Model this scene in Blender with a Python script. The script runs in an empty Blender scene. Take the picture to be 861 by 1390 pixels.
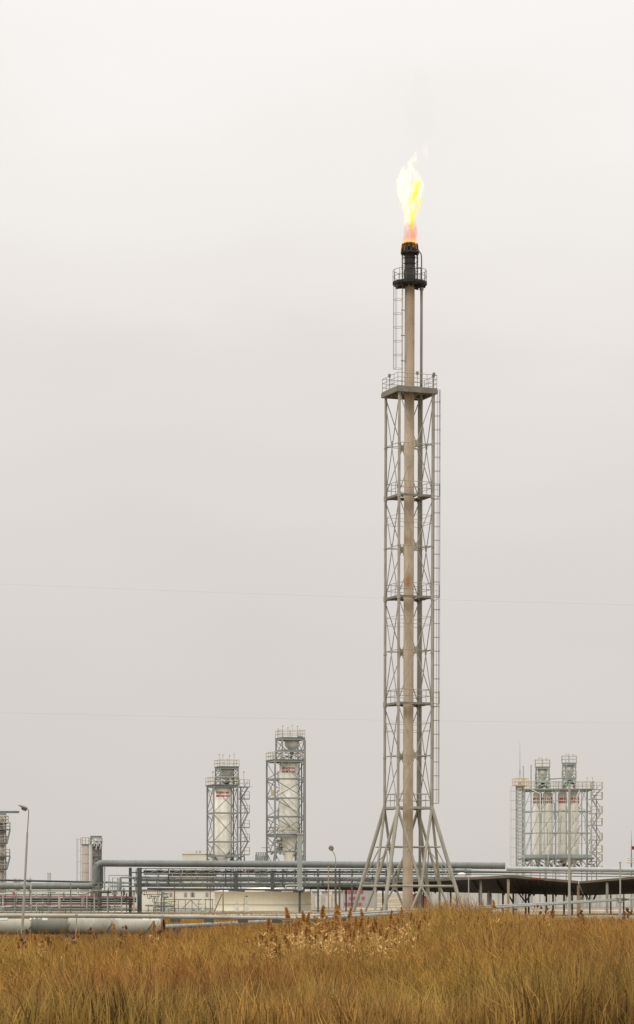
import bpy, math, random
import numpy as np
from mathutils import Vector, Matrix

random.seed(7)
rng = np.random.default_rng(11)
SC = bpy.context.scene
COL = SC.collection
F = 3750.0          # focal length in photo pixels
CX, HZ, EYE = 430.5, 1212.0, 2.5
PI = math.pi


def P(px, py, Y):
    """photo pixel + depth -> world point"""
    return Vector(((px - CX) * Y / F, Y, EYE + (HZ - py) * Y / F))


def pxm(px, Y):
    return px * Y / F


# ------------------------------------------------------------------ materials
def lin(c):
    out = []
    for v in c:
        v = v / 255.0
        out.append(v / 12.92 if v <= 0.04045 else ((v + 0.055) / 1.055) ** 2.4)
    return (out[0], out[1], out[2], 1.0)


MATS = {}


def mat(name, rgb, rough=0.6, var=0.18, scale=1.5, rust=0.0, rust_rgb=(116, 66, 38), streak=0.0,
        metallic=0.0, spec=0.3, bump=0.0, grime=0.0, spot=False):
    if name in MATS:
        return MATS[name]
    m = bpy.data.materials.new(name)
    m.use_nodes = True
    nt = m.node_tree
    N, L = nt.nodes, nt.links
    N.clear()
    out = N.new('ShaderNodeOutputMaterial')
    b = N.new('ShaderNodeBsdfPrincipled')
    b.inputs['Roughness'].default_value = rough
    b.inputs['Metallic'].default_value = metallic
    b.inputs['Specular IOR Level'].default_value = spec
    L.new(b.outputs[0], out.inputs[0])
    tc = N.new('ShaderNodeTexCoord')
    n1 = N.new('ShaderNodeTexNoise')
    n1.inputs['Scale'].default_value = scale
    n1.inputs['Detail'].default_value = 5
    L.new(tc.outputs['Object'], n1.inputs['Vector'])
    base = lin(rgb)
    mix = N.new('ShaderNodeMix'); mix.data_type = 'RGBA'
    mix.inputs[6].default_value = tuple(max(0, c * (1 - var)) for c in base[:3]) + (1,)
    mix.inputs[7].default_value = tuple(min(1, c * (1 + var)) for c in base[:3]) + (1,)
    r1 = N.new('ShaderNodeValToRGB')
    r1.color_ramp.elements[0].position = 0.3
    r1.color_ramp.elements[1].position = 0.7
    L.new(n1.outputs['Fac'], r1.inputs[0])
    L.new(r1.outputs[0], mix.inputs[0])
    cur = mix.outputs[2]

    def layer(cur, sc, vec_scale, lo, hi, col, amount):
        mp = N.new('ShaderNodeMapping')
        mp.inputs['Scale'].default_value = vec_scale
        L.new(tc.outputs['Object'], mp.inputs['Vector'])
        n = N.new('ShaderNodeTexNoise')
        n.inputs['Scale'].default_value = sc
        n.inputs['Detail'].default_value = 6
        n.inputs['Roughness'].default_value = 0.65
        L.new(mp.outputs[0], n.inputs['Vector'])
        r = N.new('ShaderNodeValToRGB')
        r.color_ramp.elements[0].position = lo
        r.color_ramp.elements[0].color = (0, 0, 0, 1)
        r.color_ramp.elements[1].position = hi
        r.color_ramp.elements[1].color = (amount, amount, amount, 1)
        L.new(n.outputs['Fac'], r.inputs[0])
        mx = N.new('ShaderNodeMix'); mx.data_type = 'RGBA'
        L.new(r.outputs[0], mx.inputs[0])
        L.new(cur, mx.inputs[6])
        mx.inputs[7].default_value = lin(col)
        return mx.outputs[2]

    if streak > 0:
        cur = layer(cur, 2.2, (1, 1, 0.12), 0.45, 0.75, tuple(c * 0.6 for c in rgb), streak)
    if grime > 0:
        cur = layer(cur, 0.9, (1, 1, 1), 0.48, 0.7, (92, 84, 70), grime)
    if rust > 0:
        cur = layer(cur, 1.3, (1, 1, 0.35), 0.72 - 0.28 * rust, 0.86 - 0.2 * rust, rust_rgb, min(1, 0.4 + rust * 0.6))
    if spot:    # one burnt rust stain on the stack, at mid height
        vm = N.new('ShaderNodeVectorMath'); vm.operation = 'SUBTRACT'
        L.new(tc.outputs['Object'], vm.inputs[0]); vm.inputs[1].default_value = (-.12, -.46, EYE + (HZ - 790) / 15)
        v2 = N.new('ShaderNodeVectorMath'); v2.operation = 'MULTIPLY'; L.new(vm.outputs[0], v2.inputs[0]); v2.inputs[1].default_value = (1.6, 1.0, .8)
        v3 = N.new('ShaderNodeVectorMath'); v3.operation = 'LENGTH'; L.new(v2.outputs[0], v3.inputs[0])
        mm = N.new('ShaderNodeMath'); mm.operation = 'MULTIPLY_ADD'; L.new(n1.outputs['Fac'], mm.inputs[0]); mm.inputs[1].default_value = .5; L.new(v3.outputs['Value'], mm.inputs[2])
        mr = N.new('ShaderNodeMapRange'); mr.inputs[1].default_value = 1.0; mr.inputs[2].default_value = .45; L.new(mm.outputs[0], mr.inputs[0])
        mz = N.new('ShaderNodeMix'); mz.data_type = 'RGBA'; L.new(mr.outputs[0], mz.inputs[0]); L.new(cur, mz.inputs[6]); mz.inputs[7].default_value = lin((160, 112, 76))
        cur = mz.outputs[2]
        sz = N.new('ShaderNodeSeparateXYZ'); L.new(tc.outputs['Object'], sz.inputs[0])
        m4 = N.new('ShaderNodeMath'); m4.operation = 'MULTIPLY_ADD'; L.new(r1.outputs[0], m4.inputs[0]); m4.inputs[1].default_value = 4.0; L.new(sz.outputs['Z'], m4.inputs[2])
        m5 = N.new('ShaderNodeMapRange'); m5.inputs[1].default_value = 47; m5.inputs[2].default_value = 61; m5.inputs[4].default_value = .55; L.new(m4.outputs[0], m5.inputs[0])
        m6 = N.new('ShaderNodeMix'); m6.data_type = 'RGBA'; L.new(m5.outputs[0], m6.inputs[0]); L.new(cur, m6.inputs[6]); m6.inputs[7].default_value = lin((112, 84, 66))
        cur = m6.outputs[2]
    L.new(cur, b.inputs['Base Color'])
    if bump > 0:
        bp = N.new('ShaderNodeBump')
        bp.inputs['Strength'].default_value = bump
        bp.inputs['Distance'].default_value = 0.05
        L.new(n1.outputs['Fac'], bp.inputs['Height'])
        L.new(bp.outputs[0], b.inputs['Normal'])
    MATS[name] = m
    return m


flare_steel = mat('flare_steel', (150, 145, 132), 0.6, 0.16, 0.8, rust=0.3, rust_rgb=(118, 94, 74), streak=0.2)
flare_stack = mat('flare_stack', (182, 166, 143), 0.7, 0.14, 0.9, rust=0.6, rust_rgb=(140, 98, 70), streak=0.45, spot=True)
flare_riser = mat('flare_riser', (134, 134, 124), 0.6, 0.12, 1.0, rust=0.25)
flare_dark = mat('flare_dark', (118, 114, 104), 0.7, 0.15, 2.0, rust=0.3)
soot = mat('soot', (46, 43, 41), 0.85, 0.35, 3.0, rust=0.35, rust_rgb=(74, 62, 54))
soot_rail = mat('soot_rail', (84, 80, 76), 0.8, 0.2, 3.0)
tower_steel = mat('tower_steel', (132, 135, 130), 0.6, 0.10, 0.6, rust=0.1, rust_rgb=(140, 118, 100))  # grey lightened a little, distance haze is put into the colour
tower_dark = mat('tower_dark', (104, 110, 110), 0.65, 0.15, 0.6)
far_steel = mat('far_steel', (166, 168, 164), 0.6, 0.08, 0.6)  # far_ colours are lightened to stand in for distance haze
far_green = mat('far_green', (150, 155, 149), 0.6, 0.1, 0.6)  # green paled, haze painted into the colour
far_rail = mat('far_rail', (178, 172, 152), 0.6, 0.08, 0.6)
silo_white = mat('silo_white', (248, 244, 232), 0.5, 0.07, 0.35, streak=0.25, grime=0.14)
hopper_grey = mat('hopper_grey', (196, 198, 190), 0.5, 0.08, 0.8)
red_mark = mat('red_mark', (192, 88, 90), 0.6, 0.1, 3.0)  # red paled by painted-in haze for the distant silos
vessel_tan = mat('vessel_tan', (168, 156, 146), 0.7, 0.08, 0.5, streak=0.15)
vessel_brown = mat('vessel_brown', (136, 124, 118), 0.7, 0.1, 0.5, streak=0.2)
duct_green = mat('duct_green', (146, 152, 144), 0.55, 0.08, 0.5, streak=0.2)
pipe_silver = mat('pipe_silver', (120, 123, 119), 0.55, 0.14, 0.35, streak=0.35, spec=0.4, metallic=0.15, grime=0.25)
pipe_silver_dark = mat('pipe_silver_dark', (106, 111, 108), 0.45, 0.12, 0.35, streak=0.2, spec=0.5, metallic=0.2)
pipe_bright = mat('pipe_bright', (168, 171, 168), 0.5, 0.12, 0.5, streak=0.25, grime=0.15, spec=0.5, metallic=0.15)
pipe_green = mat('pipe_green', (84, 98, 92), 0.55, 0.15, 0.6)
pipe_dark = mat('pipe_dark', (66, 70, 68), 0.6, 0.2, 0.6)
pipe_red = mat('pipe_red', (150, 62, 66), 0.6, 0.25, 0.4, rust=0.3, rust_rgb=(96, 80, 78))
pipe_white = mat('pipe_white', (174, 172, 160), 0.5, 0.10, 0.6, grime=0.35)
pipe_grey = mat('pipe_grey', (140, 146, 140), 0.5, 0.12, 0.6, grime=0.2)
rack_steel = mat('rack_steel', (118, 122, 115), 0.6, 0.15, 0.6, rust=0.15)
rack_dark = mat('rack_dark', (76, 80, 76), 0.65, 0.15, 0.6)
teal_steel = mat('teal_steel', (110, 146, 138), 0.55, 0.1, 0.8)
tan_post = mat('tan_post', (150, 132, 106), 0.7, 0.15, 1.0, rust=0.4)
brown_post = mat('brown_post', (96, 84, 72), 0.75, 0.15, 1.5, rust=0.3)
post_grey = mat('post_grey', (150, 148, 138), 0.65, 0.10, 1.0, rust=0.15)
post_pale = mat('post_pale', (178, 174, 162), 0.65, 0.10, 1.0, rust=0.25)
lamp_metal = mat('lamp_metal', (132, 128, 122), 0.6, 0.08, 1.0)
lamp_glass = mat('lamp_glass', (214, 210, 202), 0.3, 0.03, 1.0)
lamp_brown = mat('lamp_brown', (110, 92, 76), 0.6, 0.15, 4.0)
tank_cream = mat('tank_cream', (240, 234, 214), 0.55, 0.04, 0.2, streak=0.12, grime=0.05)
wall_white = mat('wall_white', (216, 212, 198), 0.7, 0.06, 0.4, streak=0.15)
wall_pale = mat('wall_pale', (192, 190, 182), 0.8, 0.08, 0.3, streak=0.2)
wall_grey = mat('wall_grey', (168, 168, 164), 0.75, 0.08, 0.4, streak=0.15)
far_wall = mat('far_wall', (206, 202, 188), 0.75, 0.04, 0.3)
roof_grey = mat('roof_grey', (120, 120, 116), 0.75, 0.1, 0.4)
window_dark = mat('window_dark', (140, 141, 137), 0.3, 0.1, 1.0)
panel_red = mat('panel_red', (172, 88, 94), 0.6, 0.12, 0.6)
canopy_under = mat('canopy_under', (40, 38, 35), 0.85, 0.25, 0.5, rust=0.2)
canopy_edge = mat('canopy_edge', (104, 94, 80), 0.75, 0.2, 0.5, rust=0.65, rust_rgb=(118, 74, 52))
canopy_red = mat('canopy_red', (124, 66, 50), 0.75, 0.25, 1.5)
snow_white = mat('snow', (226, 224, 220), 0.7, 0.06, 1.2)
concrete = mat('concrete', (142, 146, 144), 0.85, 0.12, 1.5, grime=0.3)
bigpipe = mat('insulated_cladding', (162, 159, 144), 0.6, 0.10, 0.4, streak=0.35, grime=0.45, rust=0.25, rust_rgb=(120, 84, 52))
bigpipe_dark = mat('bare_cladding', (108, 107, 97), 0.6, 0.12, 0.6, streak=0.4, grime=0.5, rust=0.3, rust_rgb=(112, 80, 52))
rust_mat = mat('rusty_metal', (116, 84, 60), 0.85, 0.3, 3.0)
cable_mat = mat('cable', (150, 148, 144), 0.6, 0.05, 1.0)
flag_red = mat('flag_red', (128, 42, 40), 0.8, 0.2, 2.0)
yellow_paint = mat('yellow_paint', (190, 172, 124), 0.6, 0.1, 1.0)
tan_pipe = mat('tan_pipe', (186, 172, 132), 0.6, 0.12, 1.0)


# ------------------------------------------------------------------ mesh builder
class MB:
    def __init__(self):
        self.v = []; self.f = []; self.s = []

    def add(self, vs, fs, smooth=False):
        o = len(self.v)
        self.v += [tuple(p) for p in vs]
        self.f += [tuple(i + o for i in f) for f in fs]
        self.s += [smooth] * len(fs)
        return self

    def tube(self, pts, r, n=8, caps=True, smooth=True):
        pts = [Vector(p) for p in pts]
        rs = r if isinstance(r, (list, tuple)) else [r] * len(pts)
        k = len(pts)
        tang = []
        for i in range(k):
            if i == 0: t = pts[1] - pts[0]
            elif i == k - 1: t = pts[-1] - pts[-2]
            else: t = (pts[i + 1] - pts[i]).normalized() + (pts[i] - pts[i - 1]).normalized()
            tang.append(t.normalized())
        up = Vector((0, 0, 1)) if abs(tang[0].z) < 0.9 else Vector((0, 1, 0))
        u = tang[0].cross(up).normalized()
        vs = []
        for i in range(k):
            t = tang[i]
            u = (u - t * u.dot(t)).normalized()
            w = t.cross(u)
            sc = 1.0
            if 0 < i < k - 1:
                a = (pts[i] - pts[i - 1]).normalized()
                c = max(0.5, a.dot(t)); sc = min(1.0 / c, 1.42)
            for j in range(n):
                a = 2 * PI * j / n
                d = u * math.cos(a) + w * math.sin(a)
                vs.append(pts[i] + d * rs[i])
        fs = []
        for i in range(k - 1):
            for j in range(n):
                a = i * n + j; b = i * n + (j + 1) % n
                fs.append((a, b, b + n, a + n))
        self.add(vs, fs, smooth)
        if caps:
            self.add(vs[:n], [tuple(reversed(range(n)))])
            self.add(vs[-n:], [tuple(range(n))])
        return self

    def bar(self, a, b, w, h=None, up=None):
        """rectangular bar from a to b"""
        h = h or w
        a = Vector(a); b = Vector(b)
        t = (b - a).normalized()
        up = Vector(up) if up else (Vector((0, 0, 1)) if abs(t.z) < 0.95 else Vector((0, 1, 0)))
        u = t.cross(up).normalized(); v = u.cross(t).normalized()
        vs = []
        for p in (a, b):
            for (i, j) in ((-1, -1), (1, -1), (1, 1), (-1, 1)):
                vs.append(p + u * (i * w / 2) + v * (j * h / 2))
        self.add(vs, [(3, 2, 1, 0), (4, 5, 6, 7), (0, 1, 5, 4), (1, 2, 6, 5), (2, 3, 7, 6), (3, 0, 4, 7)])
        return self

    def box(self, x0, x1, y0, y1, z0, z1):
        vs = [(x0, y0, z0), (x1, y0, z0), (x1, y1, z0), (x0, y1, z0), (x0, y0, z1), (x1, y0, z1), (x1, y1, z1), (x0, y1, z1)]
        self.add(vs, [(3, 2, 1, 0), (4, 5, 6, 7), (0, 1, 5, 4), (1, 2, 6, 5), (2, 3, 7, 6), (3, 0, 4, 7)])
        return self

    def prism(self, poly, z0, z1):
        """poly: list of (x,y) ccw; vertical extrusion; z may be list"""
        n = len(poly)
        za = z0 if isinstance(z0, (list, tuple)) else [z0] * n
        zb = z1 if isinstance(z1, (list, tuple)) else [z1] * n
        vs = [(p[0], p[1], za[i]) for i, p in enumerate(poly)] + [(p[0], p[1], zb[i]) for i, p in enumerate(poly)]
        fs = [tuple(reversed(range(n))), tuple(range(n, 2 * n))]
        for i in range(n):
            j = (i + 1) % n
            fs.append((i, j, n + j, n + i))
        self.add(vs, fs)
        return self

    def lathe(self, c, prof, n=24, smooth=True, cap=True):
        c = Vector(c)
        vs = []
        for (r, z) in prof:
            for j in range(n):
                a = 2 * PI * j / n
                vs.append((c.x + r * math.cos(a), c.y + r * math.sin(a), c.z + z))
        fs = []
        for i in range(len(prof) - 1):
            for j in range(n):
                a = i * n + j; b = i * n + (j + 1) % n
                fs.append((a, b, b + n, a + n))
        self.add(vs, fs, smooth)
        if cap:
            self.add(vs[:n], [tuple(reversed(range(n)))])
            self.add(vs[-n:], [tuple(range(n))])
        return self

    def ring(self, c, R, r, n=28, m=6, axis='z'):
        c = Vector(c)
        pts = []
        for i in range(n + 1):
            a = 2 * PI * i / n
            if axis == 'z': pts.append(c + Vector((R * math.cos(a), R * math.sin(a), 0)))
            elif axis == 'y': pts.append(c + Vector((R * math.cos(a), 0, R * math.sin(a))))
        self.tube(pts, r, m, caps=False)
        return self

    def rail(self, pts, h=1.1, r=0.022, step=1.1, closed=True, mids=(0.5,), n=4):
        pts = [Vector(p) for p in pts]
        if closed: pts = pts + [pts[0]]
        up = Vector((0, 0, h))
        for a, b in zip(pts[:-1], pts[1:]):
            k = max(1, round((b - a).length / step))
            for i in range(k):
                q = a + (b - a) * (i / k)
                self.tube([q, q + up], r, n, caps=False)
            for m_ in (1.0,) + tuple(mids):
                self.tube([a + up * m_, b + up * m_], r, n, caps=False)
        if not closed:
            self.tube([pts[-1], pts[-1] + up], r, n, caps=False)
        return self

    def build(self, name, material, parent=None, origin=None):
        org = ORG.get(parent.name, Vector((0, 0, 0))) if parent else (Vector(origin) if origin is not None else Vector((0, 0, 0)))
        me = bpy.data.meshes.new(name)
        me.from_pydata([(x - org.x, y - org.y, z - org.z) for x, y, z in self.v], [], self.f)
        me.polygons.foreach_set('use_smooth', self.s)
        me.materials.append(material)
        me.update()
        o = bpy.data.objects.new(name, me)
        COL.objects.link(o)
        if parent: o.parent = parent
        else: o.location = org
        ORG[o.name] = org
        return o


ORG = {}


def tag(o, label, cat, group=None, kind=None):
    if label: o['label'] = label
    if cat: o['category'] = cat
    if group: o['group'] = group
    if kind: o['kind'] = kind
    return o


def thing(name, loc, label, cat, group=None):
    o = bpy.data.objects.new(name, None)
    o.empty_display_size = 0.3
    COL.objects.link(o)
    o.location = loc
    ORG[o.name] = Vector(loc)
    return tag(o, label, cat, group)


def struct(o):
    o['kind'] = 'structure'
    return o


# ------------------------------------------------------------------ camera, light, sky
cam = bpy.data.cameras.new('camera')
cam.sensor_fit = 'HORIZONTAL'
cam.sensor_width = 36.0
cam.lens = F / 861.0 * 36.0
cam.shift_y = (HZ - 695.0) / 861.0
cam.clip_start = 1.0
cam.clip_end = 30000
co = bpy.data.objects.new('camera', cam)
COL.objects.link(co)
co.location = (0, 0, EYE)
co.rotation_euler = (PI / 2, 0, 0)
SC.camera = co

SUN_EL, SUN_AZ = math.radians(38), math.radians(215)
sd = bpy.data.lights.new('sun', 'SUN')
sd.energy = 0.9
sd.angle = math.radians(18)
sd.color = (1.0, 0.95, 0.87)
so = bpy.data.objects.new('sun', sd)
COL.objects.link(so)
dirv = Vector((math.sin(SUN_AZ) * math.cos(SUN_EL), math.cos(SUN_AZ) * math.cos(SUN_EL), math.sin(SUN_EL)))
so.rotation_euler = dirv.to_track_quat('Z', 'Y').to_euler()
so.location = (0, 0, 80)

w = bpy.data.worlds.new('World')
SC.world = w
w.use_nodes = True
nt = w.node_tree
N, L = nt.nodes, nt.links
N.clear()
wo = N.new('ShaderNodeOutputWorld')
sky = N.new('ShaderNodeTexSky')
sky.sky_type = 'NISHITA'
sky.sun_disc = False
sky.sun_elevation = SUN_EL
sky.sun_rotation = SUN_AZ
sky.dust_density = 4.0
b1 = N.new('ShaderNodeBackground'); b1.inputs[1].default_value = 0.08
L.new(sky.outputs[0], b1.inputs[0])
tc = N.new('ShaderNodeTexCoord')
sp = N.new('ShaderNodeSeparateXYZ')
L.new(tc.outputs['Generated'], sp.inputs[0])
# soft, very low contrast stratus: bend the elevation with noise
mp = N.new('ShaderNodeMapping'); mp.inputs['Scale'].default_value = (1.0, 1.0, 2.6)
L.new(tc.outputs['Generated'], mp.inputs[0])
nz = N.new('ShaderNodeTexNoise'); nz.inputs['Scale'].default_value = 5.0; nz.inputs['Detail'].default_value = 4
nz.inputs['Roughness'].default_value = 0.45
L.new(mp.outputs[0], nz.inputs['Vector'])
ma = N.new('ShaderNodeMath'); ma.operation = 'MULTIPLY_ADD'
L.new(nz.outputs['Fac'], ma.inputs[0]); ma.inputs[1].default_value = 0.13; ma.inputs[2].default_value = -0.065
ad = N.new('ShaderNodeMath'); ad.operation = 'ADD'
L.new(sp.outputs['Z'], ad.inputs[0]); L.new(ma.outputs[0], ad.inputs[1])
rp = N.new('ShaderNodeValToRGB')
L.new(ad.outputs[0], rp.inputs[0])
cr = rp.color_ramp
cr.interpolation = 'EASE'


def skyc(rgb, k=0.5):
    c = lin(rgb)
    return (c[0] * k, c[1] * k, c[2] * k, 1)


stops = [(0.0, (212, 206, 201), 0.5), (0.06, (217, 211, 206), 0.5), (0.11, (222, 216, 212), 0.5), (0.15, (226, 221, 217), 0.5), (0.178, (230, 225, 221), 0.5),
         (0.215, (239, 234, 229), 0.5), (0.26, (245, 241, 237), 0.5), (0.315, (251, 248, 245), 0.5), (0.45, (253, 251, 248), 0.6), (1.0, (255, 253, 250), 1.2)]
while len(cr.elements) < len(stops): cr.elements.new(0.5)
for e, (p, c, k) in zip(cr.elements, stops):
    e.position = p; e.color = skyc(c, k)
b2 = N.new('ShaderNodeBackground'); b2.inputs[1].default_value = 2.0
L.new(rp.outputs[0], b2.inputs[0])
mx = N.new('ShaderNodeMixShader'); mx.inputs[0].default_value = 0.97
L.new(b1.outputs[0], mx.inputs[1]); L.new(b2.outputs[0], mx.inputs[2])
L.new(mx.outputs[0], wo.inputs[0])

SC.view_settings.view_transform = 'Standard'
SC.view_settings.look = 'None'
SC.view_settings.exposure = 0
SC.view_settings.gamma = 1
SC.render.engine = 'CYCLES'
SC.cycles.max_bounces = 6
SC.cycles.volume_step_rate = 1.0
SC.cycles.use_denoising = True

# ------------------------------------------------------------------ ground
gm = bpy.data.materials.new('earth'); gm.use_nodes = True
nt = gm.node_tree; N, L = nt.nodes, nt.links
bs = N['Principled BSDF']; bs.inputs['Roughness'].default_value = 0.95; bs.inputs['Specular IOR Level'].default_value = 0.1
tc = N.new('ShaderNodeTexCoord')
n1 = N.new('ShaderNodeTexNoise'); n1.inputs['Scale'].default_value = 0.12; n1.inputs['Detail'].default_value = 9
L.new(tc.outputs['Object'], n1.inputs['Vector'])
r1 = N.new('ShaderNodeValToRGB')
e = r1.color_ramp.elements
e[0].position = 0.34; e[0].color = lin((104, 84, 52))
e[1].position = 0.66; e[1].color = lin((158, 148, 128))
x = r1.color_ramp.elements.new(0.5); x.color = lin((134, 120, 94))
L.new(n1.outputs['Fac'], r1.inputs[0])
n2 = N.new('ShaderNodeTexNoise'); n2.inputs['Scale'].default_value = 0.05; n2.inputs['Detail'].default_value = 8
L.new(tc.outputs['Object'], n2.inputs['Vector'])
r2 = N.new('ShaderNodeValToRGB')
r2.color_ramp.elements[0].position = 0.55; r2.color_ramp.elements[1].position = 0.62
L.new(n2.outputs['Fac'], r2.inputs[0])
mx = N.new('ShaderNodeMix'); mx.data_type = 'RGBA'
L.new(r2.outputs[0], mx.inputs[0]); L.new(r1.outputs[0], mx.inputs[6]); mx.inputs[7].default_value = lin((190, 186, 176))
L.new(mx.outputs[2], bs.inputs['Base Color'])
bp = N.new('ShaderNodeBump'); bp.inputs['Strength'].default_value = 0.6; bp.inputs['Distance'].default_value = 0.3
L.new(n1.outputs['Fac'], bp.inputs['Height']); L.new(bp.outputs[0], bs.inputs['Normal'])
g = MB()
g.add([(-6000, -200, 0), (6000, -200, 0), (6000, 12000, 0), (-6000, 12000, 0)], [(0, 1, 2, 3)])
struct(g.build('ground', gm))


# ------------------------------------------------------------------ flare stack
FX, FY = (553.6 - CX) * 250 / F, 250.0
TH = math.radians(24.7)


def fz(py): return EYE + (HZ - py) / 15.0


def corner(i, R):
    # 0 front, 1 right, 2 back, 3 left (seen from the camera)
    base = [(-math.sin(TH), -math.cos(TH)), (math.cos(TH), -math.sin(TH)), (math.sin(TH), math.cos(TH)), (-math.cos(TH), math.sin(TH))][i % 4]
    return Vector((FX + base[0] * R, FY + base[1] * R, 0))


def at(v, z): return Vector((v.x, v.y, z))


flare = thing('flare_stack', (FX, FY, 0), 'tall lattice flare stack with a sooty black tip, burning at the top', 'flare stack')
RC = 34.7 / 15
Zt = fz(535); Zb = fz(1097)
levels = [Zb, fz(956), fz(812), fz(675), Zt]
for i in range(4):
    m = MB()
    c = corner(i, RC)
    m.tube([at(c, Zb - 0.2), at(c, Zt)], 0.125, 10)
    for z in levels[:-1]:
        m.tube([at(c, z - 0.25), at(c, z + 0.25)], 0.17, 10)
        m.tube([at(c, z + 4.5), at(c, z + 4.6)], 0.17, 10)
    m.build('column', flare_steel, flare)
# face X bracing, one mesh per face and bay
for a, b in zip(levels[:-1], levels[1:]):
    for i in range(4):
        c0, c1 = corner(i, RC), corner(i + 1, RC)
        m = MB()
        mid = (c0 + c1) / 2; zm = (a + b) / 2
        m.tube([at(c0, a + .2), at(c1, b - .3)], 0.042, 6)
        off = Vector((mid.x - FX, mid.y - FY, 0)).normalized() * 0.09
        m.tube([at(c1, a + .2) + off, at(c0, b - .3) + off], 0.042, 6)
        m.bar(at(mid, zm - .28) + off * .5, at(mid, zm + .28) + off * .5, 0.34, 0.05, up=off)
        m.build('brace', flare_steel, flare)
        m = MB()
        m.tube([at(c0, zm), at(c1, zm)], 0.032, 6)
        m.build('tie_rod', flare_steel, flare)
    m = MB()   # strut holding the stack pipe at mid bay
    m.tube([at(corner(1, RC), zm + .05), Vector((FX + .45, FY, zm - .1))], 0.05, 6)
    m.tube([at(corner(3, RC), zm), Vector((FX - .45, FY, zm))], 0.028, 6)
    m.tube([at(corner(2, RC), zm), Vector((FX, FY + .45, zm))], 0.04, 6)
    m.build('stack_guide', flare_dark, flare)
    if b != Zt:
        for dz in (-1.75, -2.45):
            m = MB()
            for i in range(4):
                m.tube([at(corner(i, RC), b + dz), at(corner(i + 1, RC), b + dz)], 0.018, 4)
            m.build('tie_ring', flare_steel, flare)
# platforms between the columns
for k, z in enumerate(levels[:-1]):
    m = MB()
    R = RC * 0.97
    cs = [corner(i, R) for i in range(4)]
    for i in range(4):
        a, b = cs[i], cs[(i + 1) % 4]
        m.bar(at(a, z), at(b, z), 0.10, 0.20)
        # grated walkway strip along each side, open round the stack
        ia, ib = corner(i, RC * 0.60), corner((i + 1) % 4, RC * 0.60)
        vs = [at(a, z + .10), at(b, z + .10), at(ib, z + .10), at(ia, z + .10)]
        vs += [p - Vector((0, 0, .07)) for p in vs]
        m.add(vs, [(0, 1, 2, 3), (7, 6, 5, 4), (0, 4, 5, 1), (2, 6, 7, 3), (1, 5, 6, 2), (3, 7, 4, 0)])
        m.bar(at(ia, z - .08), at(a, z - .08), 0.12, 0.16)
        mid = (a + b) / 2; im = (ia + ib) / 2
        m.bar(at(mid, z - .07), at(im, z - .07), 0.09, 0.14)
    deck = m.build('platform', flare_dark if k else flare_steel, flare)
    m = MB()
    m.rail([at(c, z + .1) for c in [corner(i, RC * .93) for i in range(4)]], 1.15, 0.027, 1.0)
    m.build('railing', flare_steel, deck)
# top platform
RP = 2.42 * 1.13
m = MB()
cs = [corner(i, RP) for i in range(4)]
poly = [(c.x, c.y) for c in cs]
m.prism(poly, Zt + 0.22, Zt + 0.34)
for i in range(4):
    m.bar(at(cs[i], Zt + .03), at(cs[(i + 1) % 4], Zt + .03), 0.12, 0.38)
for i in range(4):
    m.bar(at(corner(i, .5), Zt + .05), at(corner(i, RP * .97), Zt + .05), 0.18, 0.32)
for f_ in (.33, .66):
    a = cs[0] + (cs[1] - cs[0]) * f_; b = cs[3] + (cs[2] - cs[3]) * f_
    m.bar(at(a, Zt + .07), at(b, Zt + .07), 0.12, 0.26)
deck = m.build('top_platform', flare_dark, flare)
m = MB()
m.rail([at(corner(i, RP * .975), Zt + .34) for i in range(4)], 1.2, 0.024, 0.95, mids=(0.33, 0.66))
m.build('railing', flare_steel, deck)
# small boxes / lamps on the rail
for (f_, i) in ((.45, 3), (.5, 0), (.93, 0), (.2, 1)):
    a, b = corner(i, RP * .97), corner(i + 1, RP * .97)
    q = a + (b - a) * f_
    m = MB(); m.box(q.x - .12, q.x + .12, q.y - .1, q.y + .1, Zt + 1.45, Zt + 1.72)
    m.tube([(q.x, q.y, Zt + .3), (q.x, q.y, Zt + 1.46)], .025, 5)
    m.build('floodlight', flare_dark, flare)

# stack pipe, black burner tip
m = MB()
zs = [0.0, fz(1000), fz(800), fz(600), fz(386)]
m.tube([(FX, FY, z) for z in zs], [0.47, .465, .46, .45, .45], 32)
for z in np.arange(6, fz(392), 6.0):
    m.tube([(FX, FY, z - .06), (FX, FY, z + .06)], 0.468 if z < 40 else 0.458, 32)
m.build('stack_pipe', flare_stack, flare)
m = MB()
zc = fz(386)
m.tube([(FX, FY, zc), (FX, FY, zc + 1.3), (FX, FY, zc + 1.32), (FX, FY, zc + 3.3)], [.54, .54, .47, .46], 28)
for z in (zc + .02, zc + 1.35, zc + 1.9, zc + 2.4):
    m.tube([(FX, FY, z - .05), (FX, FY, z + .05)], 0.60 if z < zc + 1 else .51, 28)
m.build('burner_tip', soot, flare)
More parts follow.
